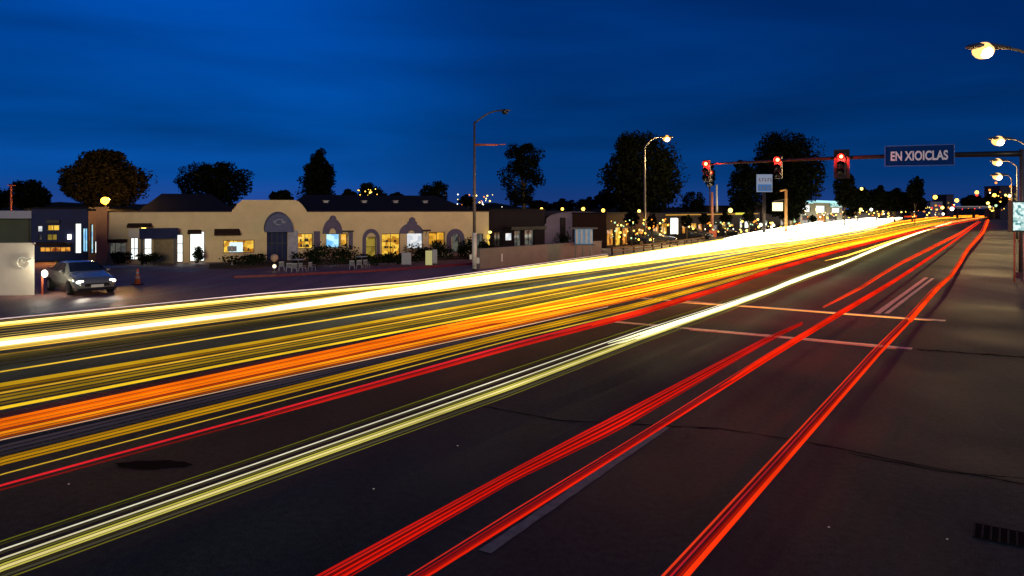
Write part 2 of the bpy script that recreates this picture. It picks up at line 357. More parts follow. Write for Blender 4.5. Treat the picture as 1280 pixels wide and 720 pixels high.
# E orange band
topE = [(-260, 586), (0, 523), (320, 456), (640, 388), (800, 357), (960, 324), (1040, 306), (1100, 293.5), (1160, 280), (1235, 269.5)]
botE = [(-260, 620), (0, 551), (320, 480), (640, 411), (800, 375), (960, 335), (1040, 314), (1100, 299.5), (1160, 284), (1235, 272)]
trail('broad orange trail, the widest glowing band left of the red one', GY, topE, botE,
      [(.08, .15, (255, 112, 8), 1.1), (.20, .09, (240, 96, 6), 1.0), (.30, .14, (255, 120, 8), 1.15), (.43, .13, (255, 116, 10), 1.05), (.55, .09, (190, 60, 8), .9), (.66, .13, (255, 150, 20), 1.15), (.78, .10, (235, 120, 12), 1), (.97, .055, (255, 195, 150), .8, -260, 760), (.88, .07, (170, 70, 14), .9)], z=.75)
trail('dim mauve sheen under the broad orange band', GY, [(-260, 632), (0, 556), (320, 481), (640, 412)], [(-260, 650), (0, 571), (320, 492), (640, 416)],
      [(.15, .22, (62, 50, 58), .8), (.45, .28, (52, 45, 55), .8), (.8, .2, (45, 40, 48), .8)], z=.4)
trail('yellow streaks crossing over the orange band towards the junction', GY, [(560, 405), (640, 391), (800, 361), (960, 327), (1040, 309), (1100, 296), (1180, 276.5)], [(560, 413), (640, 402), (800, 370), (960, 333), (1040, 313.5), (1100, 299), (1180, 278.5)],
      [(.15, .22, (255, 175, 20), 1.2), (.5, .18, (255, 195, 40), 1.2), (.85, .2, (255, 140, 20), 1.1)], z=.85)
# F mustard band
trail('mustard yellow trail just above the long dark red one', GY, [(-260, 652), (0, 571), (320, 492), (640, 413), (800, 377), (900, 351), (960, 334)], [(-260, 664), (0, 583), (320, 503), (640, 422), (800, 384), (900, 356), (960, 338)],
      [(.2, .26, (165, 115, 10), .95), (.5, .3, (190, 135, 14), 1), (.82, .24, (175, 125, 12), 1)], z=.6)
trail('hair thin yellow trail above the long red one', GY, [(-260, 675), (0, 592.3), (320, 508.3), (640, 424), (800, 386), (900, 358)], [(-260, 678), (0, 594.6), (320, 510), (640, 425.7), (800, 388), (900, 360)],
      [(.5, .85, (205, 165, 45), 1)], z=.6)
# H red
topH = [(-260, 688), (0, 605), (320, 518), (640, 428.5), (800, 386), (900, 357), (960, 336), (1040, 314), (1100, 299), (1160, 285), (1225, 273)]
botH = [(-260, 699), (0, 615), (320, 527), (640, 437), (800, 395), (900, 364), (960, 343), (1040, 318), (1100, 302), (1160, 287), (1225, 274.5)]
trail('long crimson trail running beside the orange band, left of the pale yellow trail', GR, topH, botH,
      [(.2, .32, (215, 32, 40), 1.05), (.55, .22, (165, 22, 22), .9, 330, 1225), (.8, .36, (200, 30, 22), 1.0, 300, 1225), (.75, .25, (120, 22, 18), .9, -260, 330), (.5, .8, (235, 45, 14), 1.1, 690, 1225)], z=.8)
# I pale yellow-white
topI = [(-260, 775), (0, 676), (320, 570), (640, 461), (800, 408), (880, 384), (960, 359), (1000, 343), (1050, 327), (1085, 312), (1117, 300), (1155, 286.5), (1190, 276), (1235, 269.5)]
botI = [(-260, 845), (0, 728), (320, 611), (640, 495), (800, 431), (880, 401), (960, 370), (1000, 353), (1050, 334), (1085, 318.5), (1117, 305), (1155, 290), (1190, 278.5), (1235, 271.5)]
trail('pale yellow trail of several fine white lines, alone in the middle lane', GH, topI, botI,
      [(.02, .035, (110, 110, 30), .8), (.09, .03, (60, 58, 20), .8), (.23, .045, (225, 220, 190), 1.1), (.30, .04, (70, 62, 40), .8), (.44, .05, (215, 205, 165), 1.1), (.51, .05, (110, 105, 40), .8),
       (.585, .05, (200, 190, 75), 1.0), (.66, .08, (240, 222, 140), 1.05), (.73, .05, (205, 195, 85), 1.0), (.80, .04, (60, 52, 30), .8), (.87, .07, (80, 75, 55), .8), (.96, .035, (120, 115, 35), .8)], z=.65)
trail('white core brightening the pale yellow trail where it nears the junction', GH, [(760, 425), (800, 413), (880, 388), (960, 361), (1000, 345), (1050, 328.5), (1085, 313.5), (1117, 301), (1155, 287.5), (1190, 276.5)],
      [(760, 437), (800, 426), (880, 397), (960, 368), (1000, 351), (1050, 333), (1085, 317.5), (1117, 304.5), (1155, 289.5), (1190, 278)],
      [(.35, .35, (255, 250, 190), 1.7), (.65, .35, (255, 248, 190), 1.6)], z=.66)
trail('short yellow streak between the orange band and the pale yellow trail near the junction', GY, [(1031, 325), (1060, 318), (1117, 299), (1190, 278)], [(1031, 327), (1060, 320.5), (1117, 301.5), (1190, 279.5)], [(.5, .8, (255, 190, 60), 1.3)], z=.6)
# J / K / L red trails of the near lanes
topJ = [(260, 793), (395, 719), (640, 586.5), (730, 539), (960, 420), (1003, 402)]
botJ = [(260, 822), (437, 722), (640, 603), (770, 540), (960, 428), (1003, 406)]
trail('left red trail of the near lanes, ending short just before the crosswalk', GR, topJ, botJ,
      [(.08, .15, (190, 22, 16), 1), (.25, .10, (215, 30, 20), 1), (.36, .05, (120, 12, 10), .9), (.50, .12, (225, 24, 10), 1.0), (.76, .16, (225, 24, 10), 1.0), (.64, .07, (150, 14, 8), 1), (.4, .08, (110, 10, 8), .9), (.96, .1, (170, 15, 8), .9)], z=.75)
trail('thin red trail beyond the crosswalk, leftmost of the ones climbing to the horizon', GR, [(1029, 382.5), (1075, 358), (1117, 331), (1180, 299.5), (1204, 288), (1224, 275)], [(1029, 385.5), (1075, 363), (1117, 336), (1180, 304), (1204, 291.5), (1224, 277)],
      [(.2, .35, (225, 55, 20), 1.1), (.7, .5, (245, 60, 15), 1.15)], z=.75)
topK = [(350, 817), (510, 719), (640, 638), (802, 540), (960, 441), (1055, 384.5), (1117, 349), (1146, 330.5), (1190, 301.5), (1226, 276)]
botK = [(350, 832), (540, 720), (640, 657), (822, 540), (960, 452), (1055, 393), (1117, 355), (1146, 335.5), (1190, 305), (1226, 278)]
trail('middle red trail of the near lanes, running beside the grey lane dash', GR, topK, botK,
      [(.07, .12, (205, 40, 30), .95), (.32, .08, (170, 15, 18), .9), (.5, .08, (150, 12, 14), .9), (.82, .22, (240, 34, 10), 1.0), (.64, .08, (170, 16, 10), 1), (.45, .7, (245, 38, 10), 1.1, 900, 1226)], z=.75)
# L is steep in the picture, so follow it by row
def steep(label, group, left, right, streaks, z=.75):
    v0, v1 = left[0][0], left[-1][0]; t = None; n = 60
    pm = P(lerp_poly([(-a, b) for a, b in left], -450), 450, z)
    t = thing('light_trail', (pm.x, pm.y, 0), label, 'light trail', 0, group)
    for q, w, col, s in streaks:
        pts = []; rad = []
        for i in range(n+1):
            v = v0+(v1-v0)*i/n; a = lerp_poly([(-x, y) for x, y in left], -v); b = lerp_poly([(-x, y) for x, y in right], -v)
            p = P(a+(b-a)*q, v, z); pts.append(p-t.location); rad.append(w*(b-a)*p.y/F/2*.62)
        MB().tube(pts, rad, 6).build('streak', gm(col, s), t, smooth=True)
steep('right red trail of the near lanes, wavering as it climbs past both crosswalk lines', GR,
      [(800, 753), (720, 826), (540, 995), (440, 1088), (395, 1134), (360, 1166), (345, 1185), (327, 1197), (313, 1205), (290, 1226), (275, 1232)],
      [(800, 800), (720, 864), (540, 1018), (440, 1104), (395, 1146), (360, 1176), (345, 1192), (327, 1204), (313, 1211), (290, 1232), (275, 1237)],
      [(.06, .14, (225, 55, 25), 1), (.33, .12, (190, 30, 40), .9), (.2, .08, (90, 12, 10), .9), (.83, .30, (250, 52, 12), 1.15), (.62, .14, (170, 22, 8), .95), (.5, .10, (120, 14, 10), .9)])
steep('short red trail merging into the right one beyond the crosswalk', GR, [(400, 1132), (360, 1168), (345, 1186), (327, 1198), (313, 1206), (290, 1227), (275, 1233)], [(400, 1144), (360, 1176), (345, 1192), (327, 1204), (313, 1211), (290, 1232), (275, 1237)],
      [(.5, .8, (250, 62, 12), 1.2)], z=.78)
trail('short glowing orange streak added over the farther crosswalk line', GY, [(845, 376.5), (940, 382), (1060, 391), (1165, 399)], [(845, 379), (940, 385), (1060, 394.5), (1165, 402)], [(.5, .65, (225, 140, 70), .9)], z=.5)  # added glow over both crosswalk lines, brighter than their paint alone
trail('short glowing pinkish orange streak added over the nearer crosswalk line', GY, [(862, 410), (960, 418), (1060, 427), (1120, 432.5)], [(862, 413), (960, 421.5), (1060, 431), (1120, 437)], [(.3, .3, (215, 120, 80), .8), (.8, .25, (205, 95, 70), .7)], z=.5)
# cross traffic at the far junction
trail('far red orange band of cross traffic trails level with the horizon', GR, [(1122, 269.5), (1160, 267), (1200, 266.4), (1262, 266.2)], [(1122, 272), (1160, 272), (1200, 273.2), (1262, 273)],
      [(.15, .3, (215, 30, 8), 1), (.45, .3, (250, 62, 10), 1.2), (.75, .3, (245, 80, 20), 1.2)], z=.7)
trail('orange trails fanning in from the left to the far junction', GY, [(1080, 285), (1130, 275), (1180, 269.5), (1250, 268)], [(1080, 292), (1130, 281), (1180, 273), (1250, 270)],
      [(.2, .3, (255, 140, 25), 1.2), (.5, .25, (250, 90, 15), 1.1), (.8, .3, (255, 170, 40), 1.2)], z=.9)
# ------------------------------------------------------------------ buildings
class Fac:
    def __init__(s, A, B):
        s.A = Vector((A.x, A.y, 0)); s.E = (B-A); s.E.z = 0; s.len = s.E.length; s.E.normalize()
        s.n = Vector((s.E.y, -s.E.x, 0)); s.rz = math.atan2(s.E.y, s.E.x)     # n points to the street side (-y local)
    def px(s, u, v, off=0.0):
        a = s.A+s.n*off; dx = (u-CU)/F
        # ray (t*dx, t) = a + k E
        k = (a.x-dx*a.y)/(dx*s.E.y-s.E.x); t = a.y+k*s.E.y
        return k, H-(v-HV)/F*t
    def rect(s, u0, u1, v0, v1, off=0.0):
        a, z1 = s.px(u0, v0, off); b, _ = s.px(u1, v0, off); _, z0 = s.px((u0+u1)/2, v1, off); _, z1 = s.px((u0+u1)/2, v0, off)
        return a, b, max(z0, .0), z1
def wall_mesh(length, h, depth, holes, prof=None):
    """front wall with real openings, plus back, sides; local x along the wall, -y to the street"""
    mb = MB(); xs = sorted({0, length, *[a for q in holes for a in q[:2]]}); zs = sorted({0, h, *[a for q in holes for a in q[2:4]]})
    xs = [x for x in xs if 0 <= x <= length]; zs = [z for z in zs if 0 <= z <= h]
    for x0, x1 in zip(xs, xs[1:]):
        for z0, z1 in zip(zs, zs[1:]):
            cx, cz = (x0+x1)/2, (z0+z1)/2
            if any(q[0] < cx < q[1] and q[2] < cz < q[3] for q in holes): continue
            mb.quad((x0, 0, z0), (x1, 0, z0), (x1, 0, z1), (x0, 0, z1))
    for a, b, z0, z1 in holes:
        r = .22
        mb.quad((a, 0, z0), (a, 0, z1), (a, r, z1), (a, r, z0)); mb.quad((b, 0, z0), (b, 0, z1), (b, r, z1), (b, r, z0))
        mb.quad((a, 0, z1), (b, 0, z1), (b, r, z1), (a, r, z1)); mb.quad((a, 0, z0), (b, 0, z0), (b, r, z0), (a, r, z0))
    mb.quad((0, 0, 0), (0, depth, 0), (0, depth, h), (0, 0, h)); mb.quad((length, 0, 0), (length, depth, 0), (length, depth, h), (length, 0, h))
    mb.quad((0, depth, 0), (length, depth, 0), (length, depth, h), (0, depth, h))
    return mb
def add_window(par, a, b, z0, z1, mat, frame=M_black, bars=1, sill=None, shelves=0, hbars=0, name='window'):
    fr = MB(); y0, y1 = .10, .16; t = .05
    fr.box(a, a+t, y0, y1, z0, z1).box(b-t, b, y0, y1, z0, z1).box(a+t, b-t, y0, y1, z1-t, z1).box(a+t, b-t, y0, y1, z0, z0+t)
    for i in range(bars): x = a+(b-a)*(i+1)/(bars+1); fr.box(x-.02, x+.02, y0+.01, y1-.01, z0+t, z1-t)
    for i in range(hbars): z = z0+(z1-z0)*(i+1)/(hbars+1); fr.box(a+t, b-t, y0+.02, y1-.02, z-.02, z+.02)
    w = fr.build(name, frame, par)
    MB().box(a+.01, b-.01, .19, .205, z0+.01, z1-.01).build('pane', mat, w)
    if shelves:
        sh = MB()
        for i in range(shelves):
            z = z0+.12+(z1-z0-.3)*i/shelves; sh.box(a+.15, b-.2, .172, .186, z, z+.03)
            for _ in range(7):
                x = random.uniform(a+.2, b-.35); sh.box(x, x+random.uniform(.05, .13), .165, .185, z+.03, z+.03+random.uniform(.08, .22))
        sh.build('display_shelf', M_black, w)
    return w
fc = Fac(P(122, 331.5), P(611, 318.8))
HW = fc.px(450, 265)[1]
main = thing('shop_building', fc.A, 'long beige stucco shop building with an arched navy entrance and glowing windows', 'building', fc.rz)
wins = []   # (rect, mat, bars, shelves, hbars)
def W_(u0, u1, v0, v1, mat, bars=1, shelves=0, hb=0): wins.append((fc.rect(u0, u1, v0, v1), mat, bars, shelves, hb))
W_(129, 134, 301, 317, G_wht, 0); W_(163, 173, 297, 325, G_wht, 1, 0, 1); W_(137, 158, 303, 317, G_dim, 2)
W_(180, 190, 297, 324, G_wht, 0, 0, 1); W_(221, 229, 293, 328, G_wht, 0, 0, 2); W_(237, 256, 289, 327, G_wht, 0)
W_(279, 318, 300, 316, G_yel, 2, 1); W_(372, 391, 292, 311, G_yel, 1, 2); W_(407.5, 424.5, 292, 310, G_blue, 0); W_(426, 434, 292, 307, G_yel2, 0)
W_(457, 470, 296, 321, G_dull, 0, 0, 1); W_(477, 500, 292, 320, G_yel, 1, 3); W_(508.5, 528.5, 291, 311, G_lite, 0); W_(536, 556, 290, 306, G_yel2, 1, 1)
W_(565, 574, 290, 315, G_dim, 0, 0, 1); W_(595, 604, 292, 316, G_dim, 1)
door = fc.rect(333.5, 359.5, 287, 331)
holes = [w[0] for w in wins]+[door]
DEP = 14
wm = wall_mesh(fc.len, HW, DEP, holes); 
wall = wm.build('wall', M_beige, main)
# raised curved gable over the entrance
s0, _ = fc.px(289, 262); s1, _ = fc.px(384, 262); _, zt = fc.px(340, 250)
pr = []
for i in range(9): t = i/8; pr.append((s0+(t**1.0)*.9, HW+(zt-HW)*math.sin(t*math.pi/2)**1.2))
for i in range(9): t = 1-i/8; pr.append((s1-t*.95, HW+(zt-HW)*math.sin(t*math.pi/2)**.9))
mb = MB(); n_ = len(pr); mb.add([(x, 0, z) for x, z in pr]+[(x, .35, z) for x, z in pr], [tuple(range(n_)), tuple(range(2*n_-1, n_-1, -1))]+[(i, i+1, i+1+n_, i+n_) for i in range(n_-1)]); mb.build('curved_gable', M_beige, main)
# parapet coping
mb = MB().box(-.05, s0, -.05, .3, HW, HW+.07).box(s1, fc.len+.05, -.05, .3, HW, HW+.07); mb.build('coping', surf('coping', (.09, .06, .05), .8), main)
# roof behind the parapet: two dark hips
def hip(a, b, y0, y1, z0, z1, ins=1.6):
    ym = (y0+y1)/2
    return MB().add([(a, y0, z0), (b, y0, z0), (b, y1, z0), (a, y1, z0), (a+ins, ym, z1), (b-ins, ym, z1)], [(0, 1, 5, 4), (2, 3, 4, 5), (0, 4, 3), (1, 2, 5), (3, 2, 1, 0)])
mb = MB().quad((0, .1, HW-.1), (fc.len, .1, HW-.1), (fc.len, DEP, HW-.1), (0, DEP, HW-.1)); mb.build('flat_roof', M_roof, main)
a1 = fc.px(168, 262)[0]; b1 = fc.px(298, 262)[0]; r1 = hip(a1, b1, .5, DEP-.5, HW-.08, HW+1.45).build('roof', M_roof, main)
a2 = fc.px(372, 262)[0]; b2 = fc.px(600, 262)[0]; r2 = hip(a2, b2, .5, DEP-.5, HW-.07, HW+1.45).build('roof', M_roof, main)
def roofvent(u, v, par):
    s, z = fc.px(u, v, -4.2); s = s
    MB().box(s-.18, s+.18, 4.0, 4.4, z-.5, z+.12).box(s-.24, s+.24, 3.95, 4.45, z+.12, z+.16).build('roof_vent', surf('galvanised_vent', (.22, .22, .25), .5, .3), par)
for u in (407, 455, 494, 531): roofvent(u, 253, r2)
for (r, mat, bars, sh, hb) in wins: add_window(main, *r, mat, bars=bars, shelves=sh, hbars=hb)
a, b, z0, z1 = door
d = MB().box(a, b, .14, .2, 0.02, z1); d = d.build('door', M_navy, main)
mb = MB()
for k in range(1, 4): x = a+(b-a)*k/4; mb.box(x-.02, x+.02, .11, .139, .05, z1-.05)
mb.box(a+.02, b-.02, .10, .137, z1*.55, z1*.55+.05); mb.build('door_rail', M_black, d)
# surrounds: slate arches, built as half-discs standing proud of the wall
def arch(u0, u1, vtop, vbase, proj, mat, name='arch_awning', par=main, inner=None, foot=None):
    a, b, zb, zt = fc.rect(u0, u1, vtop, vbase); cx = (a+b)/2; rx = (b-a)/2; rz = zt-zb; mb = MB(); n = 16
    arc = [(cx-rx*math.cos(math.pi*i/n), zb+rz*math.sin(math.pi*i/n)) for i in range(n+1)]
    if inner:
        arc2 = [(cx-rx*inner*math.cos(math.pi*i/n), zb+rz*inner*math.sin(math.pi*i/n)) for i in range(n+1)]
        if foot is not None:
            zf = max(0, fc.px((u0+u1)/2, foot)[1]); arc = [(a, zf)]+arc+[(b, zf)]; arc2 = [(cx-rx*inner, zf)]+arc2+[(cx+rx*inner, zf)]
        for i in range(len(arc)-1):
            p, q, r_, s_ = arc[i], arc[i+1], arc2[i+1], arc2[i]
            mb.add([(p[0], -proj, p[1]), (q[0], -proj, q[1]), (r_[0], -proj, r_[1]), (s_[0], -proj, s_[1]), (p[0], -.003, p[1]), (q[0], -.003, q[1]), (r_[0], -.003, r_[1]), (s_[0], -.003, s_[1])],
                   [(0, 1, 2, 3), (0, 4, 5, 1), (3, 2, 6, 7)])
    else:   # quarter-dome awning
        m = 6; rows = []
        for j in range(m+1):
            t = j/m; y = -.003-proj*math.sin(t*math.pi/2); k = math.cos(t*math.pi/2)*.35+.65 if j < m else .65
            rows.append([(cx+(x-cx)*k, y, zb+(z-zb)*(k if j else 1)*(1 if j < m else .0)) for x, z in arc])
        vs = [p for r_ in rows for p in r_]; w = n+1
        mb.add(vs, [(j*w+i, j*w+i+1, (j+1)*w+i+1, (j+1)*w+i) for j in range(m) for i in range(n)])
    return mb.build(name, mat, par)
aw = arch(329.5, 365.5, 264.5, 287, .0, M_slate, inner=None) if False else None
a, b, zb, zt_ = fc.rect(329.5, 365.5, 264.5, 287); cx = (a+b)/2; mb = MB(); n = 20; prj = .75
arc = [(cx-(b-a)/2*math.cos(math.pi*i/n), zb+(zt_-zb)*math.sin(math.pi*i/n)) for i in range(n+1)]
w = n+1; vs = [(x, -.003, z) for x, z in arc]+[(cx+(x-cx)*.97, -prj, zb+(z-zb)*.9) for x, z in arc]
mb.add(vs, [(i, i+1, w+i+1, w+i) for i in range(n)]+[tuple(w+i for i in range(n+1))])
mb.box(a+.03, b-.03, -prj-.01, -.003, zb-.16, zb-.003)
aw = mb.build('arch_awning', M_slate, main)
mb = MB(); zc = zb+(zt_-zb)*.42
mb.tube([(cx+.32*math.cos(t), -prj-.03, zc+.2*math.sin(t)) for t in [R(a_) for a_ in range(30, 300, 15)]], .025, 5)
mb.tube([(cx+.15+.30*k/8, -prj-.03, zc+.12*math.sin(k*1.9)) for k in range(9)], .022, 5); mb.tube([(cx-.45+.2*k/5, -prj-.03, zc+.02+.08*math.sin(k*1.7)) for k in range(6)], .022, 5)
mb.build('awning_emblem', surf('emblem_paint', (.35, .36, .45), .7), aw)
for u0, u1 in ((330, 333.3), (360, 372)):
    a, b, z0, z1 = fc.rect(u0, u1, 288, 332); MB().box(a, b, -.12, -.003, 0.02, z1).build('pilaster', surf('pilaster_blue', (.30, .30, .36), .85) if u0 > 340 else M_beige, main)
arch(403, 428, 273, 292, .10, M_mauve, 'arch_surround', inner=.35)
arch(453, 474.5, 286, 299, .12, M_mauve, 'arch_surround', inner=.62, foot=321)
arch(499, 529, 279, 292, .10, M_mauve, 'arch_surround', inner=.3); arch(558, 580, 286, 298, .12, M_mauve, 'arch_surround', inner=.5, foot=316)
for u, v in ((416, 274), (515, 276)):
    s, z = fc.px(u, v); mb = MB(); mb.ball((s, -.06, z), .28, .08, .30); mb.ball((s-.28, -.05, z-.18), .14, .06, .14); mb.ball((s+.28, -.05, z-.18), .14, .06, .14); mb.box(s-.45, s+.45, -.09, -.003, z-.42, z-.3); mb.build('crest_ornament', M_mauve, main, True)
for u0, u1 in ((392, 400), (436, 441)):
    a, b, z0, z1 = fc.rect(u0, u1, 289, 312); mb = MB().box(a, b, -.05, -.003, z0, z1)
    for k in range(8): z = z0+(z1-z0)*k/8; mb.box(a+.05, b-.05, -.065, -.052, z, z+.05)
    mb.build('shutter', M_mauve, main)
def awning(u0, u1, v0, v1, proj, mat, par=main, f=fc):
    a, b, z0, z1 = f.rect(u0, u1, v0, v1); mb = MB()
    mb.add([(a, -.003, z1), (b, -.003, z1), (a-.05, -proj, z0+.15), (b+.05, -proj, z0+.15), (a-.05, -proj, z0), (b+.05, -proj, z0), (a, -.003, z1-.06), (b, -.003, z1-.06)],
           [(0, 1, 3, 2), (2, 3, 5, 4), (6, 7, 5, 4), (0, 2, 4, 6), (1, 7, 5, 3)])
    return mb.build('awning', mat, par)
awning(268, 299, 286, 294, .7, M_brown); awning(235, 251, 287, 292.5, .6, M_brown); awning(160, 189, 279, 284.5, .7, M_brown)
for u0, u1, v in ((428, 441, 289), (527, 537, 288)):
    a, b, z0, z1 = fc.rect(u0, u1, v-1, v+1); MB().box(a, b, -.35, -.003, z0, z1).tube([((a+b)/2, -.3, z0), ((a+b)/2, -.005, z0-.4)], .02, 5).build('bracket_shade', M_black, main)
# projecting navy porch on the left part
a, b, z0, z1 = fc.rect(175, 222, 285, 327); PJ = 1.2
mb = MB().box(a, b, -PJ, -.003, z1-.72, z1); porch = mb.build('porch_canopy', M_navy, main)
mb = MB()
for x in (a+.08, b-.25): mb.box(x, x+.16, -PJ+.05, -PJ+.2, 0.0, z1-.722)
mb.build('porch_post', M_black, porch)
a, b, z0, z1 = fc.rect(192, 219, 297, 326); MB().box(a, b, -.35, -.003, 0.02, z1-.1).build('porch_screen', surf('tan_screen', (.20, .15, .075), .7, var=.3, scale=4), main)
a, b, z0, z1 = fc.rect(161, 174.5, 285, 297); MB().box(a, b, -.3, -.003, z0, z1).build('porch_lintel', M_white, main)
a, b, z0, z1 = fc.rect(134, 159, 299, 303); MB().box(a, b, -.2, -.003, z0, z1).build('window_ledge', M_brown, main)
# terracotta pier
a, b, z0, z1 = fc.rect(121, 134.5, 261, 331); MB().box(a, b, -.5, -.003, 0.0, z1).box(a-.08, b+.08, -.58, .1, z1, z1+.12).build('pier', M_terra, main)
# TV screen in the yellow window
a, b, z0, z1 = fc.rect(287, 303.5, 303, 315); MB().box(a, b, .05, .09, z0, z1).build('display_screen', glow('screen_white', (.62, .85, .95), 1.3), main)
# wall lamps (lit)
for u, v in ((180, 284.3), (610, 290)):
    s, z = fc.px(u, v); mb = MB().ball((s, -.45, z), .16, .12, .1); mb.build('wall_lamp', E_yeln, main)
s, z = fc.px(610, 302); mb = MB(); mb.ball((s-.05, -.2, z+.4), .16, .1, .22); mb.ball((s-.05, -.2, z-.2), .10, .1, .3); mb.build('door_lantern', glow('lantern', (1, .62, .08), 1.2, False), main)

def simple_building(label, A, B, h, dep, mat, wlist, name='shop_building', cat='building', roofm=M_roof, group=None, cop=None):
    f = Fac(A, B); b_ = thing(name, f.A, label, cat, f.rz, group)
    rs = [(f.rect(*w[:4]), w[4], (w[5] if len(w) > 5 else 1)) for w in wlist]
    rs = [((max(.05, r[0]), min(f.len-.05, r[1]), r[2], min(h-.1, r[3])), m, k) for r, m, k in rs]
    rs = [x for x in rs if x[0][1]-x[0][0] > .12 and x[0][3]-x[0][2] > .12]
    wall_mesh(f.len, h, dep, [r[0] for r in rs]).build('wall', mat, b_)
    MB().box(-.06, f.len+.06, -.06, dep+.06, h, h+.12).build('roof', cop or roofm, b_)
    for r, m, k in rs: add_window(b_, *r, m, bars=k)
    return b_, f
# blue-fronted building, far left
bb, f2 = simple_building('navy fronted two-window shop behind the parked silver car', P(40, 326), P(110, 325.2), 3.85, 10, M_navy,
    [(46, 53, 282, 290, G_lite, 0), (58.5, 74, 281, 288.5, G_yel, 1), (58, 71, 292.5, 300.5, G_dull, 1), (48, 52, 293, 300, G_dim, 0), (49, 88, 308.5, 315, G_orng, 5), (93, 101.5, 279, 317, G_wht, 0), (102.5, 110, 285, 315, G_blue, 1)])
a, b, z0, z1 = f2.rect(47, 90, 303, 306); MB().box(a, b, -.9, -.003, z0, z1).build('canopy', M_brown, bb)
a, b, z0, z1 = f2.rect(60, 76, 275, 279); MB().box(a, b, -.3, -.003, z0, z1).build('sign_board', M_black, bb)
a, b, z0, z1 = f2.rect(86, 89, 293, 299); MB().box(a, b, -.25, -.003, z0, z1).build('wall_lamp', E_whtn, bb)
# terracotta link wall between the two
bt, _ = simple_building('low terracotta link wall between the navy shop and the beige shop', P(110.5, 325.4), P(123, 325.4), 3.7, 6, M_terra, [(112.5, 116, 280, 317, G_blue, 0), (117, 120.5, 301, 317, G_wht, 0)], 'link_building')
# near-left corner building
kf = Fac(P(-150, 371), P(43, 369)); kb = thing('corner_building', kf.A, 'pale walled flat-roofed building cut by the left edge of the photo', 'building', kf.rz)
zt1 = kf.px(20, 263.5)[1]; zt2 = kf.px(20, 273)[1]; zw = kf.px(30, 305.5)[1]
def kprism(x0, x1, y0, y1, z0, z1, name, mat):
    sk = .60; pl = [(x0, y0), (x1-sk*max(0, y0), y0), (x1-sk*y1, y1), (x0, y1)]
    return MB().add([(x, y, z0) for x, y in pl]+[(x, y, z1) for x, y in pl], [(3, 2, 1, 0), (4, 5, 6, 7), (0, 1, 5, 4), (1, 2, 6, 5), (2, 3, 7, 6), (3, 0, 4, 7)]).build(name, mat, kb)
kprism(0, kf.len, 0, 6, 0, zw, 'lower_wall', M_white)
kprism(.05, kf.len-.1, .35, 5.9, zw+.001, zt2, 'glazed_band', M_green)
kprism(-.2, kf.len+.05, -.35, 6.1, zt2+.002, zt1, 'roof_fascia', surf('grey_fascia', (.26, .26, .34), .6, var=.06))
MB().box(0, kf.len-.1, -.06, .3, zw, zw+.07).build('wall_cap', M_white, kb)
mb = MB(); 
for k in range(6): x = kf.len-.34-k*1.4; mb.box(x-.05, x, .28, .349, zw+.07, zt2)
mb.build('mullion', M_black, kb)
s, z = kf.px(31, 328); mb = MB(); mb.tube([(s+.27*math.cos(t), -.10, z+.24*math.sin(t)) for t in [R(q) for q in range(0, 361, 24)]], .035, 6); mb.tube([(s+.18, -.12, z+.06), (s+.42, -.16, z+.2)], .05, 6); mb.tube([(s-.1, -.1, z+.12), (s+.02, -.11, z-.02), (s+.12, -.1, z+.1)], .03, 6)
mb.build('wall_ring_ornament', M_plate, kb)
# plum building + mauve arched hall right of the beige one
bp_, f3 = simple_building('low plum dark shop between the beige building and the arched hall', P(612, 317), P(681, 313), 3.75, 12, M_plum,
    [(632, 641, 291, 301, G_lite, 0), (643, 652, 288, 308, G_dim, 1), (656, 668, 287, 308, G_dim, 1), (618, 628, 290, 308, M_glass, 1)])
a, b, z0, z1 = f3.rect(628, 672, 283, 287); MB().box(a, b, -1.1, -.003, z0, z1).build('canopy', M_black, bp_)
f4 = Fac(P(681, 313), P(762, 308)); ha = thing('arched_hall', f4.A, 'pale mauve hall with a vaulted roof end behind the low wall', 'building', f4.rz)
mb = MB(); n = 20; hh = f4.px(720, 264)[1]; arc = [(f4.len/2-f4.len/2*math.cos(math.pi*i/n), hh*.68+hh*.32*math.sin(math.pi*i/n)**.55) for i in range(n+1)]
prf = [(0, 0)]+arc+[(f4.len, 0)]; m_ = len(prf); mb.add([(x, 0, z) for x, z in prf], [tuple(range(m_))]); mb.build('end_wall', M_mauve, ha)
mb = MB(); mb.add([(x, -.15, z) for x, z in arc]+[(x, 14, z) for x, z in arc], [(i, i+1, i+n+2, i+n+1) for i in range(n)]); mb.build('vaulted_roof', M_plum, ha)
a, b, z0, z1 = f4.rect(700, 706, 272, 300); MB().box(a, b, -.1, -.003, z0, z1).build('downpipe', M_plum, ha)
# lit shop row between the big tree and the signals
row = []
row.append(simple_building('timber fronted shop glowing orange just right of the arched hall', P(758, 312), P(812, 305), 3.4, 10, M_brown,
    [(759, 768, 287, 307, G_orng, 1), (769.5, 777, 284, 307, G_yel, 0), (778.5, 787, 285, 306, G_orng, 1), (789, 796, 287, 305, G_yel2, 1), (798, 807, 286, 303, G_orng, 2)]))
row.append(simple_building('long low shop with a thin lit yellow fascia behind the white sign', P(814, 304), P(950, 292), 3.3, 12, M_plum,
    [(816, 825, 280, 297, G_orng, 1), (827, 835, 279, 293, G_yel2, 1), (838, 848, 272, 293, G_wht, 0), (853, 862, 279, 292, G_orng, 1), (864, 872, 279, 288, G_yel2, 1), (873, 879, 280, 289, G_orng, 0), (893, 899, 281, 289, G_dim), (903, 910, 279, 286, G_dull, 0), (912, 918, 280, 287, G_yel, 0), (925, 929, 276, 285, G_lite, 0), (931, 938, 275, 285, G_wht, 0)]))
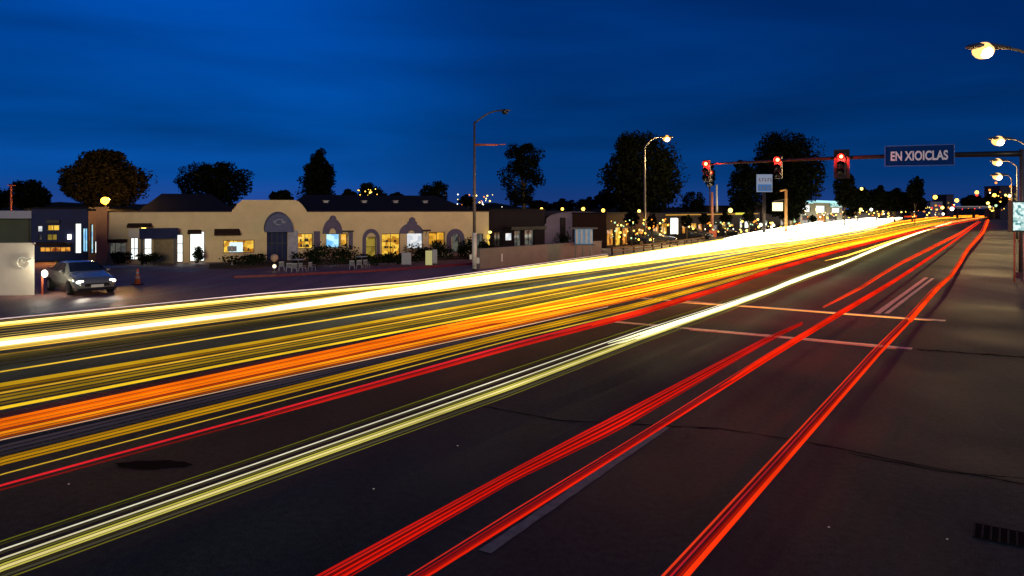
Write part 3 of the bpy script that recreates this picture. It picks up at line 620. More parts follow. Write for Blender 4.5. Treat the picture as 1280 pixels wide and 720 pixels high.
f5 = row[1][1]; a, b, z0, z1 = f5.rect(832, 946, 269.5, 270.6); MB().box(a, b, -.25, -.003, 3.1, 3.24).build('fascia_light', glow('fascia_amber', (1, .5, .08), .55), row[1][0])
MB().box(*[f5.rect(917, 931, 268, 271)[0], f5.rect(917, 931, 268, 271)[1]], -.35, -.26, 3.05, 3.35).build('fascia_sign', glow('fascia_yellow', (.9, .8, .08), 1.0), row[1][0])
row.append(simple_building('dark low shop under the big trees, left of the teal canopy', P(952, 290), P(1000, 285.5), 4.4, 12, M_plum,
    [(955, 961, 276, 283, G_dim, 0), (963, 967, 278, 284, G_orng, 0), (976, 984, 274, 283, G_dim, 1), (986, 992, 276, 283, G_dull, 0)]))
tb, f6 = simple_building('white lit shop under a teal glowing canopy across the junction', P(998, 285), P(1053, 281.5), 5.4, 14, M_green,
    [(999.5, 1013, 256.5, 265, G_wht, 0), (1020, 1031.5, 257, 266, G_wht, 0), (1040, 1050, 260, 266, G_wht, 0), (1003, 1012, 269, 279, G_dim, 1), (1022, 1032, 269, 278, G_orng, 1), (1036, 1046, 267, 277, G_dim, 1)])
a, b, z0, z1 = f6.rect(1003, 1014, 251, 254); MB().box(a, b, -.5, -.01, z0, z1).build('canopy_light', glow('teal_tube', (.45, .9, .95), 1.2), tb)
a, b, z0, z1 = f6.rect(1017, 1052, 251, 253.6); MB().box(a, b, -.5, -.01, z0, z1).build('canopy_light', MATS['teal_tube'], tb)
a, b, z0, z1 = f6.rect(1038, 1051, 254, 259); MB().box(a, b, -.3, -.01, z0, z1).build('canopy_sign', G_teal, tb)
row.append(simple_building('farthest low shop row at the end of the white bulge', P(1056, 280), P(1130, 273.5), 3.6, 20, M_plum,
    [(1060+7*i, 1063+7*i, 265.5-.1*i, 268.5-.1*i, (G_dull, G_orng, G_yel, G_dim)[i % 4], 0) for i in range(9)]))

# low concrete wall
wf = Fac(P(600, 338.5), P(752, 323)); lw = thing('low_wall', wf.A, 'low plain concrete wall from the tall street lamp to the blue box', 'wall', wf.rz)
zt_ = wf.px(610, 312)[1]; MB().box(0, wf.len, 0, .25, 0, zt_).build('wall_body', M_concwall, lw, bevel=.02); MB().box(-.04, wf.len+.04, -.04, .29, zt_+.001, zt_+.09).build('coping', M_concwall, lw, bevel=.02)
s, z = wf.px(627, 322); MB().box(s-.05, s+.05, -.05, -.003, z-.25, z+.25).build('wall_plate', M_plate, lw)
# wooden planter rail right of it, lit amber
rf = Fac(P(765, 321), P(880, 304)); rl = thing('rail_fence', rf.A, 'low timber rail fence on the sidewalk under the lit street lamp', 'fence', rf.rz)
n = 12
for k in range(n): x = rf.len*k/(n-1); MB().box(x-.05, x+.05, -.05, .05, 0.12, .75).build('post', M_brown, rl)
mb = MB().box(0, rf.len, -.085, -.052, .6, .72).box(0, rf.len, -.085, -.052, .34, .44); mb.build('rails', surf('timber_rail', (.3, .16, .07), .8, var=.3), rl)

# ------------------------------------------------------------------ poles, lamps, signals
def cobra(base, h, arm, head_col, label, group, lit=True, lower=None, mat=M_galv, r=.11, power=0, headsize=1.0, pole_bot=None):
    """street lamp: tapered pole, curved arm (arm = vector), cobra head"""
    t = thing('street_lamp', (base.x, base.y, 0), label, 'street lamp', 0, group)
    zb = 0
    if lower: MB().tube([(0, 0, .25), (0, 0, lower)], r*1.22, 12).build('pale_sleeve', M_pole2, t, True)
    MB().tube([(0, 0, 0.0), (0, 0, h*.55), (0, 0, h)], [r, r*.8, r*.55], 12).build('pole', mat, t, True)
    MB().lathe([(r*2.2, 0.0), (r*2.2, .06), (r*1.7, .1), (r*1.6, .25)], 14).build('base_flange', mat, t, True)
    pts = [(arm.x*q, arm.y*q, h-.1+arm.z*math.sin(q*math.pi/2)) for q in (0, .15, .3, .45, .6, .75, .9, 1)]
    MB().tube(pts, [r*.5]*4+[r*.42]*4, 8).build('arm', mat, t, True)
    ax = Vector((arm.x, arm.y, 0)).normalized(); e = Vector(pts[-1]); hs = headsize
    mb = MB(); cs = []
    sd = Vector((-ax.y, ax.x, 0))
    prof = [(-.1, .05, .04), (.1, .10, .07), (.35, .17, .10), (.6, .16, .09), (.78, .08, .05)]
    vs = []; k = 10
    for d_, w_, h_ in prof:
        for i in range(k):
            a_ = 2*math.pi*i/k; zz = math.sin(a_)*h_; zz = zz if zz > 0 else zz*.4
            p = e+ax*d_*hs+sd*math.cos(a_)*w_*hs+Vector((0, 0, zz*hs)); vs.append(p)
    fs_ = [(j*k+i, j*k+(i+1) % k, (j+1)*k+(i+1) % k, (j+1)*k+i) for j in range(len(prof)-1) for i in range(k)]+[tuple(range(k)), tuple((len(prof)-1)*k+i for i in range(k))]
    mb.add(vs, fs_); hd = mb.build('lamp_head', mat, t, True)
    lc = e+ax*.45*hs-Vector((0, 0, .06*hs))
    MB().ball(lc, .17*hs*1.2, .17*hs*1.2, .17*hs, 14, 8).build('lamp_lens', head_col if lit else M_glass, hd, True)
    if lit: MB().ball(lc+Vector((0, -.10*hs, -.05*hs)), .125*hs, .125*hs, .125*hs, 12, 8).build('lamp_bulb', E_bulb, hd, True)
    if lit and power:
        l = bpy.data.lights.new('lamp_light', 'POINT'); l.energy = power; l.color = (1, .66, .26); l.shadow_soft_size = .25
        lo = bpy.data.objects.new('lamp_light', l); C.objects.link(lo); lo.parent = hd; lo.location = lc-Vector((0, 0, .25*hs))
    return t
GL = 'street lamps along the avenue'
# tall unlit lamp at u 593
b1_ = P(593, 341); dd = b1_.y
hh = PD(593, 152, dd).z
t = cobra(b1_, hh, Vector((PD(622, 140, dd).x-b1_.x, -.3, PD(622, 139.5, dd).z-hh+.1)), None, 'tall unlit street lamp with a pale lower pole beside the low wall', GL, lit=False, lower=PD(593, 291, dd).z)
zz = PD(593, 181, dd).z; xe = PD(632, 181, dd).x-b1_.x
MB().tube([(0, 0, zz), (xe*.75, 0, zz)], [.075, .05], 8).tube([(xe*.7, 0, zz), (xe, 0, zz+.03)], .03, 6).build('red_side_arm', M_redorange, t, True)
zz = PD(593, 322, dd).z; MB().box(-.28, -.14, -.1, .1, zz-.1, zz+.18).build('control_box', M_pole2, t); MB().box(.14, .3, -.1, .1, zz-.35, zz).build('control_box', M_pole2, t)
# lit lamp at u 806/827
b2_ = P(806, 307.5); dd = b2_.y; hh = PD(806, 182, dd).z
t = cobra(b2_, hh, Vector((PD(822, 173, dd).x-b2_.x, -.2, PD(822, 172, dd).z-hh+.1)), E_sod, 'lit street lamp in front of the big round tree', GL, power=5500, r=.15, headsize=2.0)
# tree lamp, far left
lp = PD(132, 250, 56); t = thing('yard_lamp', (lp.x, lp.y, 0), 'sodium yard lamp shining under the big left tree', 'lamp')
MB().tube([(0, 0, 0), (0, 0, lp.z-.15)], .06, 8).build('pole', M_galv, t, True)
hd = MB().lathe([(.1, -.15), (.3, -.05), (.22, .12), (.05, .2)], 12, (0, 0, lp.z)).build('lamp_head', M_black, t, True)
MB().ball((0, -.1, lp.z-.05), .28, .28, .26, 12, 8).build('lamp_lens', glow('yard_sodium', (1, .45, .03), 10), hd, True)
l = bpy.data.lights.new('yard_light', 'POINT'); l.energy = 3800; l.color = (1, .5, .08); l.shadow_soft_size = .25; lo = bpy.data.objects.new('yard_light', l); C.objects.link(lo); lo.parent = hd; lo.location = (0, 1.6, lp.z+.3)
# right hand lamps: heads at pixel places, poles outside or at the right edge
for (u, v, hgt, ue, lab, pw, hs) in ((1228, 60, 9.4, 1320, 'nearest lit street lamp reaching in at the upper right', 260, 1.7), (1247, 174, 9.6, 1288, 'second lit street lamp just above the mast arm at the right edge', 4200, 2.4),
                                 (1246, 201, 9.6, 1272, 'third lit lamp, small, right below the mast arm', 5000, 2.6), (1246, 219, 9.6, 1265, 'fourth and lowest lit lamp in the column right of the street sign', 5000, 3.6)):
    d_ = F*(hgt-H)/(HV-v); hx = (u-CU)/F*d_; bx = (ue-CU)/F*(d_)
    arm = Vector((hx-bx+.5*hs*.9, -.1, .7)); cobra(Vector((bx, d_+.1, 0)), hgt-.6, arm, E_warm, lab, GL, power=pw, headsize=hs, r=.12)
# mast arm signal
RP = P(1277, 347); RZ = PD(1277, 192, RP.y).z; tipd = 51.5; TP = PD(884, 205.5, tipd)
ms = thing('traffic_signal', (RP.x, RP.y, 0), 'long mast arm with the blue street name sign and two red lights', 'traffic signal')
tv = TP-Vector((RP.x, RP.y, 0)); rp = Vector((0, 0, RZ))
MB().tube([(0, 0, 0), (0, 0, RZ*.5), (0, 0, RZ+.25)], [.15, .13, .11], 14).build('pole', M_galv, ms, True)
MB().lathe([(.42, 0), (.42, .06), (.3, .1), (.28, .3)], 14).build('base_flange', M_galv, ms, True)
pts = [rp.lerp(tv, q)+Vector((0, 0, .12*math.sin(q*math.pi))) for q in [i/12 for i in range(13)]]
MB().tube(pts, [.17-.11*i/12 for i in range(13)], 12).build('mast_arm', M_black, ms, True)
def armpt(u):
    # point on the arm seen at column u
    best = min(((abs((RP.x+p.x)/(RP.y+p.y)*F+CU-u), p) for p in [rp.lerp(tv, q/400)+Vector((0, 0, .12*math.sin(q/400*math.pi))) for q in range(401)]), key=lambda t_: t_[0]); return best[1]
adir = (tv-rp); adir.z = 0; adir.normalize(); aface = Vector((adir.y, -adir.x, 0))
if (aface.y) > 0: aface = -aface
def signal(par, c, scale=1.0, lampz=None, plate=True, vertical=True, ax=None, fn=None):
    """three-lens signal head centred so that its top (red) lens is at c"""
    ax = ax or adir; fn = fn or aface; s = scale; mb = MB()
    def bx(mb, a0, a1, f0, f1, z0, z1):
        vs = [c+ax*a+fn*f+Vector((0, 0, z)) for z in (z0, z1) for f in (f0, f1) for a in (a0, a1)]
        mb.add(vs, [(0, 2, 3, 1), (4, 5, 7, 6), (0, 1, 5, 4), (2, 6, 7, 3), (0, 4, 6, 2), (1, 3, 7, 5)])
    bx(mb, -.18*s, .18*s, -.14*s, .10*s, -.92*s, .2*s); hd = mb.build('signal_head', M_black, par, bevel=.02)
    if plate:
        mb = MB(); bx(mb, -.36*s, .36*s, -.02*s, 0.0, -1.08*s, .36*s); mb.build('back_plate', M_black, hd)
    for i, m in enumerate((None, M_glass, M_glass)):
        q = c+fn*.10*s+Vector((0, 0, -.36*s*i)); mb = MB(); k = 16
        ring = [q+ax*math.cos(2*math.pi*j/k)*.15*s+Vector((0, 0, math.sin(2*math.pi*j/k)*.15*s)) for j in range(k)]
        ring2 = [p+fn*.03*s for p in ring]; mb.add(ring+ring2+[q+fn*.06*s], [(j, (j+1) % k, k+(j+1) % k, k+j) for j in range(k)]+[(k+j, k+(j+1) % k, 2*k) for j in range(k)])
        ln = mb.build('signal_lens', m or E_red, hd, True)
        if i == 0:
            mb = MB(); ring = [q+fn*.07*s+ax*math.cos(2*math.pi*j/k)*.085*s+Vector((0, 0, math.sin(2*math.pi*j/k)*.085*s)) for j in range(k)]; mb.add(ring+[q+fn*.09*s], [(j, (j+1) % k, k) for j in range(k)]); mb.build('lamp_core', E_core, ln)
        mb = MB(); arcp = [(math.cos(R(a_)), math.sin(R(a_))) for a_ in range(-20, 201, 20)]
        A_ = [q+ax*x*.165*s+Vector((0, 0, z*.165*s)) for x, z in arcp]; B_ = [p+fn*.24*s-Vector((0, 0, .02*s)) for p in A_]; m2 = len(arcp)
        mb.add(A_+B_, [(j, j+1, m2+j+1, m2+j) for j in range(m2-1)]); mb.build('visor', M_black, hd)
    return hd
p = armpt(1052.5); signal(ms, Vector((p.x, p.y, p.z+.05))+aface*.3, 1.25)
p = armpt(974); signal(ms, Vector((p.x, p.y, p.z+.02))+aface*.3, 1.3, plate=False)
signal(ms, Vector((tv.x, tv.y, tv.z+.02))+aface*.1, 1.3, plate=False)
for o in [x for x in bpy.data.objects if x.name.startswith('signal_head')]: pass
# red light thrown by each signal
for u in (1052.5, 974, 887):
    p = armpt(u); l = bpy.data.lights.new('signal_light', 'POINT'); l.energy = 900; l.color = (1, .03, .02); l.shadow_soft_size = .15; lo = bpy.data.objects.new('signal_light', l); C.objects.link(lo); lo.parent = ms; lo.location = p+aface*.75
# street name sign
pa, pb = armpt(1107), armpt(1192); ex = (pb-pa); W0 = ex.length; ex.normalize(); mid = (pa+pb)/2+aface*.3
sg = MB(); hh2 = 24.5/F*(RP.y+mid.y)/2
def sbox(mb, a0, a1, f0, f1, z0, z1, c=mid):
    vs = [c+ex*a+aface*f+Vector((0, 0, z)) for z in (z0, z1) for f in (f0, f1) for a in (a0, a1)]
    mb.add(vs, [(0, 2, 3, 1), (4, 5, 7, 6), (0, 1, 5, 4), (2, 6, 7, 3), (0, 4, 6, 2), (1, 3, 7, 5)])
sbox(sg, -W0/2, W0/2, -.08, .02, -hh2, hh2-.02); so = sg.build('street_name_sign', M_signblue, ms)
mb = MB(); sbox(mb, -W0/2-.05, -W0/2, -.1, .06, -hh2-.05, hh2+.03); sbox(mb, W0/2, W0/2+.05, -.1, .06, -hh2-.05, hh2+.03); sbox(mb, -W0/2, W0/2, -.1, .05, hh2-.018, hh2+.03); sbox(mb, -W0/2, W0/2, -.1, .05, -hh2-.05, -hh2-.002); mb.build('sign_frame', M_signedge, so)
cu = bpy.data.curves.new('txt', 'FONT'); cu.body = 'EN XIOICLAS'; cu.size = 1; cu.align_x = 'CENTER'; cu.align_y = 'CENTER'; cu.extrude = .015; cu.offset = .028; cu.space_character = 1.0
to = bpy.data.objects.new('txt', cu); C.objects.link(to); bpy.context.view_layer.update()
me = bpy.data.meshes.new_from_object(to); bpy.data.objects.remove(to)
xs = [v.co.x for v in me.vertices]; ys = [v.co.y for v in me.vertices]; sx = W0*.84/(max(xs)-min(xs)); sy = hh2*.98/(max(ys)-min(ys)); mx = (max(xs)+min(xs))/2; my = (max(ys)+min(ys))/2
for v in me.vertices:
    q = mid+ex*((v.co.x-mx)*sx)+aface*(.035+v.co.z)+Vector((0, 0, (v.co.y-my)*sy-.02)); v.co = q
link('sign_lettering', me, M_signtext, so)
# far left signal post with dark head
sp = P(890, 297.5); d_ = sp.y; t = thing('traffic_signal', (sp.x, sp.y, 0), 'far red-lit signal post left of the junction under the leftmost red light', 'traffic signal')
hz = PD(890, 240, d_).z; MB().tube([(0, 0, 0), (0, 0, hz)], [.25, .16], 10).build('pole', surf('red_lit_post', (.35, .14, .09), .6), t, True)
signal(t, Vector((-.4, -.2, PD(890, 216, d_).z)), 2.0, plate=False, ax=Vector((1, 0, 0)), fn=Vector((0, -1, 0)))
MB().box(-.55, .55, -.35, .35, 0.0, 1.1).build('pedestal', M_redorange, t, bevel=.05)
pp = P(896.5, 295); t = thing('utility_pole', (pp.x, pp.y, 0), 'slim grey pole just right of the far red-lit signal post', 'pole'); MB().tube([(0, 0, 0), (-.1, 0, PD(895, 231, pp.y).z)], [.2, .13], 10).build('shaft', M_pole2, t, True)
# pole with yellow box sign at u 972-983
pp = P(982.5, 297.5); d_ = pp.y; t = thing('sign_pole', (pp.x, pp.y, 0), 'amber pole carrying a glowing white box sign below the big trees', 'sign')
MB().tube([(0, 0, 0), (0, 0, PD(982, 237, d_).z)], .2, 8).build('shaft', surf('amber_post', (.5, .26, .08), .7), t, True)
zc = PD(973, 258, d_).z; mb = MB().box(-1.75, -.5, -.2, .2, zc-.6, zc+.5); mb.build('sign_box', glow('box_sign', (1, .85, .42), 2.2), t); MB().box(-1.85, -.4, -.18, .18, zc+.51, zc+.6).tube([(-1.7, 0, zc+.7), (0, 0, zc+.95)], .06, 6).build('bracket', M_galv, t)
MB().tube([(-.8, 0, PD(982, 239, d_).z), (0, 0, PD(982, 237, d_).z)], .12, 6).build('crossbar', MATS['amber_post'], t)
# illuminated white upright sign
pp = P(843, 301); d_ = pp.y; t = thing('lit_sign', (pp.x, pp.y, 0), 'blinding white upright sign on short legs in front of the long shop', 'sign')
z0, z1 = PD(843, 293, d_).z, PD(843, 273, d_).z; MB().box(-.42, .42, -.12, .12, z0, z1).build('sign_box', glow('white_sign', (1, .93, .72), 3), t, bevel=.04); MB().box(-.36, -.28, -.05, .05, 0, z0).box(.28, .36, -.05, .05, 0, z0).build('leg', M_black, t)
# billboard on trees
bd = PD(955.5, 229, 92); t = thing('billboard', (bd.x, bd.y, 0), 'square white and blue panel sign high in front of the dark trees', 'sign')
w_ = 9.6/F*92; h_ = 11/F*92; MB().box(-w_, w_, -.1, .1, bd.z-h_, bd.z+h_).build('panel', glow('billboard_white', (.42, .48, .66), .5), t)
mb = MB().box(-w_+.1, w_-.1, -.13, -.101, bd.z-h_+.1, bd.z-.15); mb.build('lower_panel', glow('billboard_blue', (.10, .26, .62), .5), t)
mb = MB()
for r_, zc in ((0, bd.z+.42), (1, bd.z-.58)):
    for k in range(5):
        x = -w_+.25+k*.34; mb.box(x, x+.1, -.16, -.131, zc-.22, zc+.22)
        if k % 2: mb.box(x+.1, x+.22, -.16, -.131, zc+.1, zc+.2)
        else: mb.box(x+.1, x+.22, -.16, -.131, zc-.2, zc-.1)
mb.build('marks', surf('sign_mark', (.05, .05, .09), .6), t)
mb = MB().tube([(0, .15, 0), (0, .15, bd.z-h_)], .22, 8); mb.build('shaft', M_black, t, True)
# right edge lit sign on posts
pp = P(1272, 352); d_ = pp.y; t = thing('ad_panel', (pp.x, pp.y, 0), 'bright white and teal lit panel box on posts at the right edge', 'sign')
x0 = PD(1264, 300, d_).x-pp.x; z0, z1 = PD(1272, 288, d_).z, PD(1272, 253, d_).z
MB().box(x0, x0+2.2, -.12, .12, z0, z1).build('lit_panel', room('panel_glow', (.10, .30, .30), (.8, 1, .95), 1.1, 7), t)
MB().box(x0-.06, x0+2.26, -.16, .16, z1, z1+.08).box(x0-.06, x0+2.26, -.16, .16, z0-.08, z0).box(x0-.06, x0, -.16, .16, z0, z1).build('panel_frame', M_black, t)
for xx, m in ((x0+.17, M_redorange), (x0+.72, M_pole2)): MB().tube([(xx, 0, 0), (xx, 0, z0-.08)], .045 if m is M_redorange else .08, 8).build('post', m, t, True)
# thin pole far left + pole light
pp = PD(14, 262, 60); t = thing('utility_pole', (pp.x, pp.y, 0), 'thin orange pole rising above the corner building', 'pole'); MB().tube([(0, 0, 0), (0, 0, PD(14, 231, 60).z)], .07, 8).build('shaft', M_redorange, t, True); MB().tube([(-.3, 0, PD(14, 231, 60).z-.05), (.3, 0, PD(14, 231, 60).z-.05)], .04, 6).build('crossbar', M_redorange, t)
# blue box on legs
pp = P(729, 330); d_ = pp.y; t = thing('blue_box', (pp.x, pp.y, 0), 'blue and white ribbed cabinet on three legs at the end of the low wall', 'cabinet')
z0, z1 = PD(728, 305, d_).z, PD(728, 286, d_).z; MB().box(-.62, .62, -.4, .4, z0, z1).build('body', surf('cabinet_blue', (.06, .22, .5), .5, var=.3), t, bevel=.03)
mb = MB()
for k in range(4): x = -.55+k*.33; mb.box(x, x+.14, -.43, -.401, z0+.08, z1-.05)
mb.build('white_rib', M_plastic, t); MB().box(-.95, .95, -.55, .55, z1+.002, z1+.09).box(-.8, .8, -.45, .45, z0-.08, z0-.002).build('cap', M_black, t)
for x in (-.55, 0, .55): MB().tube([(x, 0, 0), (x*.9, 0, z0-.08)], .04, 6).build('leg', M_galv, t)

# ------------------------------------------------------------------ vehicles
def make_car(label, paint, lit=False, wheels=True, group=None, name='parked_car'):
    t = thing(name, (0, 0, 0), label, 'car', 0, group)   # nose towards -y
    # section loft along length: (y, half width, z bottom, z belt, half width roof, z roof)
    S = [(-2.2, .62, .32, .56, .5, .60), (-2.1, .80, .22, .66, .66, .70), (-1.75, .88, .2, .74, .74, .80), (-1.2, .90, .2, .84, .76, .90), (-.85, .90, .2, .92, .72, 1.0), (-.25, .90, .2, .96, .62, 1.36), (.3, .90, .2, .97, .60, 1.43), (1.0, .90, .2, .98, .58, 1.38), (1.6, .89, .22, .98, .66, 1.08), (2.0, .84, .26, .94, .72, 1.0), (2.2, .70, .34, .86, .62, .9)]
    vs = []
    for y, w, zb, zm, wr, zr in S: vs += [(-w*.92, y, zb), (-w, y, (zb+zm)/2), (-w*.97, y, zm), (-wr, y, zr-.03), (-wr*.8, y, zr), (wr*.8, y, zr), (wr, y, zr-.03), (w*.97, y, zm), (w, y, (zb+zm)/2), (w*.92, y, zb)]
    k = 10; fs_ = [(j*k+i, j*k+(i+1) % k, (j+1)*k+(i+1) % k, (j+1)*k+i) for j in range(len(S)-1) for i in range(k)]+[tuple(range(k)), tuple((len(S)-1)*k+i for i in range(k))]
    MB().add(vs, fs_).build('body', paint, t, True, bevel=.0)
    def strip(nm, pts, m=M_glass): MB().add(pts, [tuple(range(len(pts)))]).build(nm, m, t)
    strip('windscreen', [(-.70, -.87, 1.0), (.70, -.87, 1.0), (.57, -.285, 1.37), (-.57, -.285, 1.37)])
    strip('rear_window', [(-.58, 1.08, 1.375), (.58, 1.08, 1.375), (.66, 1.6, 1.11), (-.66, 1.6, 1.11)])
    for s in (-1, 1):
        strip('side_window', [(s*.895, -.7, .985), (s*.672, -.2, 1.31), (s*.652, .35, 1.36), (s*.89, .35, .995)])
        strip('side_window', [(s*.89, .42, .995), (s*.65, .42, 1.36), (s*.65, 1.0, 1.31), (s*.88, 1.35, 1.0)])
        mb = MB().ball((s*.98, -.68, 1.0), .1, .07, .075, 8, 6); mb.build('wing_mirror', paint, t, True)
        mb = MB().ball((s*.64, -2.10, .60), .19, .08, .085, 10, 6); mb.build('headlight', E_head if lit else M_chrome, t, True)
        MB().ball((s*.68, 2.12, .76), .15, .08, .08, 8, 6).build('tail_light', surf('tail_lens', (.3, .01, .01), .2), t, True)
        for y in (-1.35, 1.35):
            mb = MB(); x0_, x1_ = (s*.74, s*.93); mb.tube([(x0_, y, .32), (x1_, y, .32)], .32, 18); wh = mb.build('wheel', M_rubber, t)
            MB().tube([(x1_, y, .32), (x1_+s*.012, y, .32)], .19, 14).build('rim', M_chrome, wh)
    mb = MB().box(-.5, .5, -2.235, -2.19, .40, .53)
    mb.build('grille', M_black, t); MB().box(-.26, .26, -2.265, -2.237, .36, .48).build('number_plate', M_plate, t); MB().box(-.82, .82, -2.23, -2.12, .22, .33).build('bumper', M_black, t, bevel=.03)
    return t
cp = P(86, 367); car = make_car('silver sedan with lit headlights parked by the pale corner wall', M_carwhite, True)
car.location = (cp.x, cp.y+.9, .005); car.rotation_euler = (0, 0, R(47))
for sx in (-.62, .62):
    l = bpy.data.lights.new('headlamp_beam', 'SPOT'); l.energy = 70; l.color = (1, .88, .7); l.spot_size = R(80); l.spot_blend = .6; l.shadow_soft_size = .08
    lo = bpy.data.objects.new('headlamp_beam', l); C.objects.link(lo); lo.parent = car; lo.location = (sx, -2.26, .6); lo.rotation_euler = (R(88), 0, R(180))
src = make_car('dark saloon parked in front of the long low shop', M_cardark, False, group='cars parked before the far shops')
spots = [(868, 300, 60, 'dark car parked right of the blinding white sign'), (912, 295.5, 70, 'dark car parked right of the slim grey pole'), (820, 307, 75, 'dark car parked beside the lit street lamp pole'), (944, 292, 66, 'dark car parked below the square billboard')]
p = P(790, 308); src.location = (p.x, p.y, .12); src.rotation_euler = (0, 0, R(62)); src['label'] = 'dark car parked before the orange timber shop'
for u, v, a_, lab in spots: c_ = copy_tree(src); p = P(u, v); c_.location = (p.x, p.y, .12); c_.rotation_euler = (0, 0, R(a_)); c_['label'] = lab

pl = P(53, 368.5); t = thing('path_light', (pl.x, pl.y, 0), 'bright white lamp on an orange post at the left rear of the silver sedan', 'lamp')
zl = PD(55, 342, pl.y).z; MB().tube([(0, 0, 0), (0, 0, zl)], .05, 8).build('post', M_redorange, t, True); MB().ball((.1, 0, zl), .13, .13, .17, 12, 8).build('lamp_globe', glow('globe_bright', (1, .93, .7), 4), t, True)
l = bpy.data.lights.new('globe_light', 'POINT'); l.energy = 80; l.color = (1, .9, .65); l.shadow_soft_size = .2; lo = bpy.data.objects.new('globe_light', l); C.objects.link(lo); lo.parent = t; lo.location = (.35, -.5, zl+.35)
# ------------------------------------------------------------------ small things by the shop
cn = P(172, 356); t = thing('traffic_cone', (cn.x, cn.y, .004), 'orange traffic cone standing alone in the parking lot', 'cone')
MB().box(-.22, .22, -.22, .22, 0, .04).build('base', M_rubber, t, bevel=.01); MB().lathe([(.16, .04), (.04, .8), (.03, .82)], 16).build('cone_body', M_cone, t, True)
for z in (.32, .55): MB().lathe([(.162-(z-.04)*.158, z), (.162-(z+.1-.04)*.158, z+.1)], 16).build('white_band', M_plastic, t, True)
MB().tube([(-.3, .3, .02), (-.1, .32, .02)], .02, 5)
def patio_chair():
    t = thing('patio_chair', (0, 0, 0), '', 'chair', 0, 'white chairs outside the shop')
    MB().box(-.24, .24, -.24, .22, .42, .46).build('seat', M_plastic, t, bevel=.015)
    mb = MB().box(-.24, .24, .2, .24, .82, .9)
    for k in range(5): x = -.21+k*.095; mb.box(x, x+.04, .21, .235, .46, .82)
    mb.build('backrest', M_plastic, t)
    for sx in (-1, 1):
        MB().box(sx*.24-.02, sx*.24+.02, -.22, .22, .62, .65).build('armrest', M_plastic, t)
        for sy in (-1, 1): MB().tube([(sx*.25, sy*.24, 0), (sx*.21, sy*.2, .42)], .022, 6).build('leg', M_plastic, t)
    return t
pc = patio_chair(); chs = [(352, 338.5, 20, 'white patio chair nearest the navy entrance door'), (361, 340, 200, 'white patio chair second from the entrance, facing the table'), (368, 341, 10, 'white patio chair in the middle of the group by the entrance'), (378, 340, 150, 'white patio chair fourth from the navy entrance'), (390, 339, 60, 'white patio chair at the right end of the entrance group'),
    (440, 337, 15, 'white patio chair at the left of the group below the arched yellow door'), (449, 336, 190, 'white patio chair in the middle below the arched yellow door'), (458, 335.5, 40, 'white patio chair right of the group below the arched yellow door')]
for i, (u, v, a_, lab) in enumerate(chs):
    c_ = pc if i == 0 else copy_tree(pc); p = P(u, v); c_.location = (p.x, p.y, .004); c_.rotation_euler = (0, 0, R(a_)); c_.scale = (.66, .66, .62); c_['label'] = lab
for u, v, lab in ((373, 339, 'small round white table among the chairs by the entrance'), (452, 334.5, 'small round white table below the arched yellow door')):
    p = P(u, v); t = thing('patio_table', (p.x, p.y, .004), lab, 'table', 0, 'patio tables'); MB().lathe([(.38, .70), (.4, .72), (.38, .74)], 18).build('tabletop', M_plastic, t, True); MB().tube([(0, 0, .02), (0, 0, .70)], .03, 8).lathe([(.25, 0), (.22, .03)], 12).build('pedestal', M_galv, t)
# glowing lantern figure by the entrance
p = P(343, 339); t = thing('patio_lantern', (p.x, p.y, .004), 'round glowing lantern on the ground before the navy door', 'lantern'); MB().lathe([(.12, 0), (.14, .04), (.05, .1)], 10).build('base', M_black, t); MB().ball((0, 0, .30), .12, .12, .12).build('lower_globe', glow('globe_white', (1, .8, .5), 2.2), t, True); MB().ball((0, 0, .82), .24, .24, .24, 12, 8).build('upper_globe', surf('globe_tan', (.5, .33, .2), .5), t, True); MB().tube([(0, 0, .4), (0, 0, .6)], .03, 6).build('stem', M_black, t)
for u, v, w_, h_, m, lab in ((508, 333, .32, .8, M_plastic, 'pale upright board standing left of the lit menu box'), (536, 333.5, .22, .95, glow('menu_glow', (.75, .68, .28), .55), 'pale yellow-green lit menu box at the kerb'), (543.5, 331.5, .16, .95, M_plastic, 'narrow white board just right of the lit menu box')):
    p = P(u, v); t = thing('board_sign', (p.x, p.y, .004), lab, 'sign', 0, 'boards at the kerb'); MB().box(-w_, w_, -.04, .04, .12, h_+.12).build('board', m, t, bevel=.01); MB().box(-w_, -w_+.05, -.12, .12, 0, .12).box(w_-.05, w_, -.12, .12, 0, .12).build('foot', M_black, t)
# pole sign with panel in front of the yellow window
p = P(290, 333); t = thing('post_sign', (p.x, p.y, .004), 'white panel on a thin post before the yellow window left of the entrance', 'sign'); MB().tube([(0, 0, 0), (0, 0, 1.4)], .04, 8).build('post', M_pole2, t); MB().box(-.3, .3, -.03, .03, 1.0, 1.35).build('panel', M_plastic, t)
# planting bed with red kerb
bedp = [P(292, 346), P(345, 344), P(470, 338), P(592, 329.5), P(596, 325), P(470, 332), P(350, 335), P(290, 338)]
kp = [P(292, 347.6), P(345, 345.6), P(470, 339.4), P(594, 330.6)]
mb = MB()
for a, b in zip(kp, kp[1:]):
    n_ = Vector((-(b-a).y, (b-a).x, 0)).normalized()*.15
    vs = [a-n_, b-n_, b+n_, a+n_]; mb.add([(v.x, v.y, .0) for v in vs]+[(v.x, v.y, .14) for v in vs], [(4, 5, 6, 7), (0, 1, 5, 4), (2, 3, 7, 6), (3, 0, 4, 7), (1, 2, 6, 5)])
o = mb.build('kerb', M_redkerb); o['kind'] = 'structure'
sheet('planting_bed', [P(262, 336), P(350, 333), P(470, 329), P(590, 323.5), P(590, 320.5), P(470, 324.5), P(350, 328.5), P(262, 331)], .10, M_dirt, thick=.1)
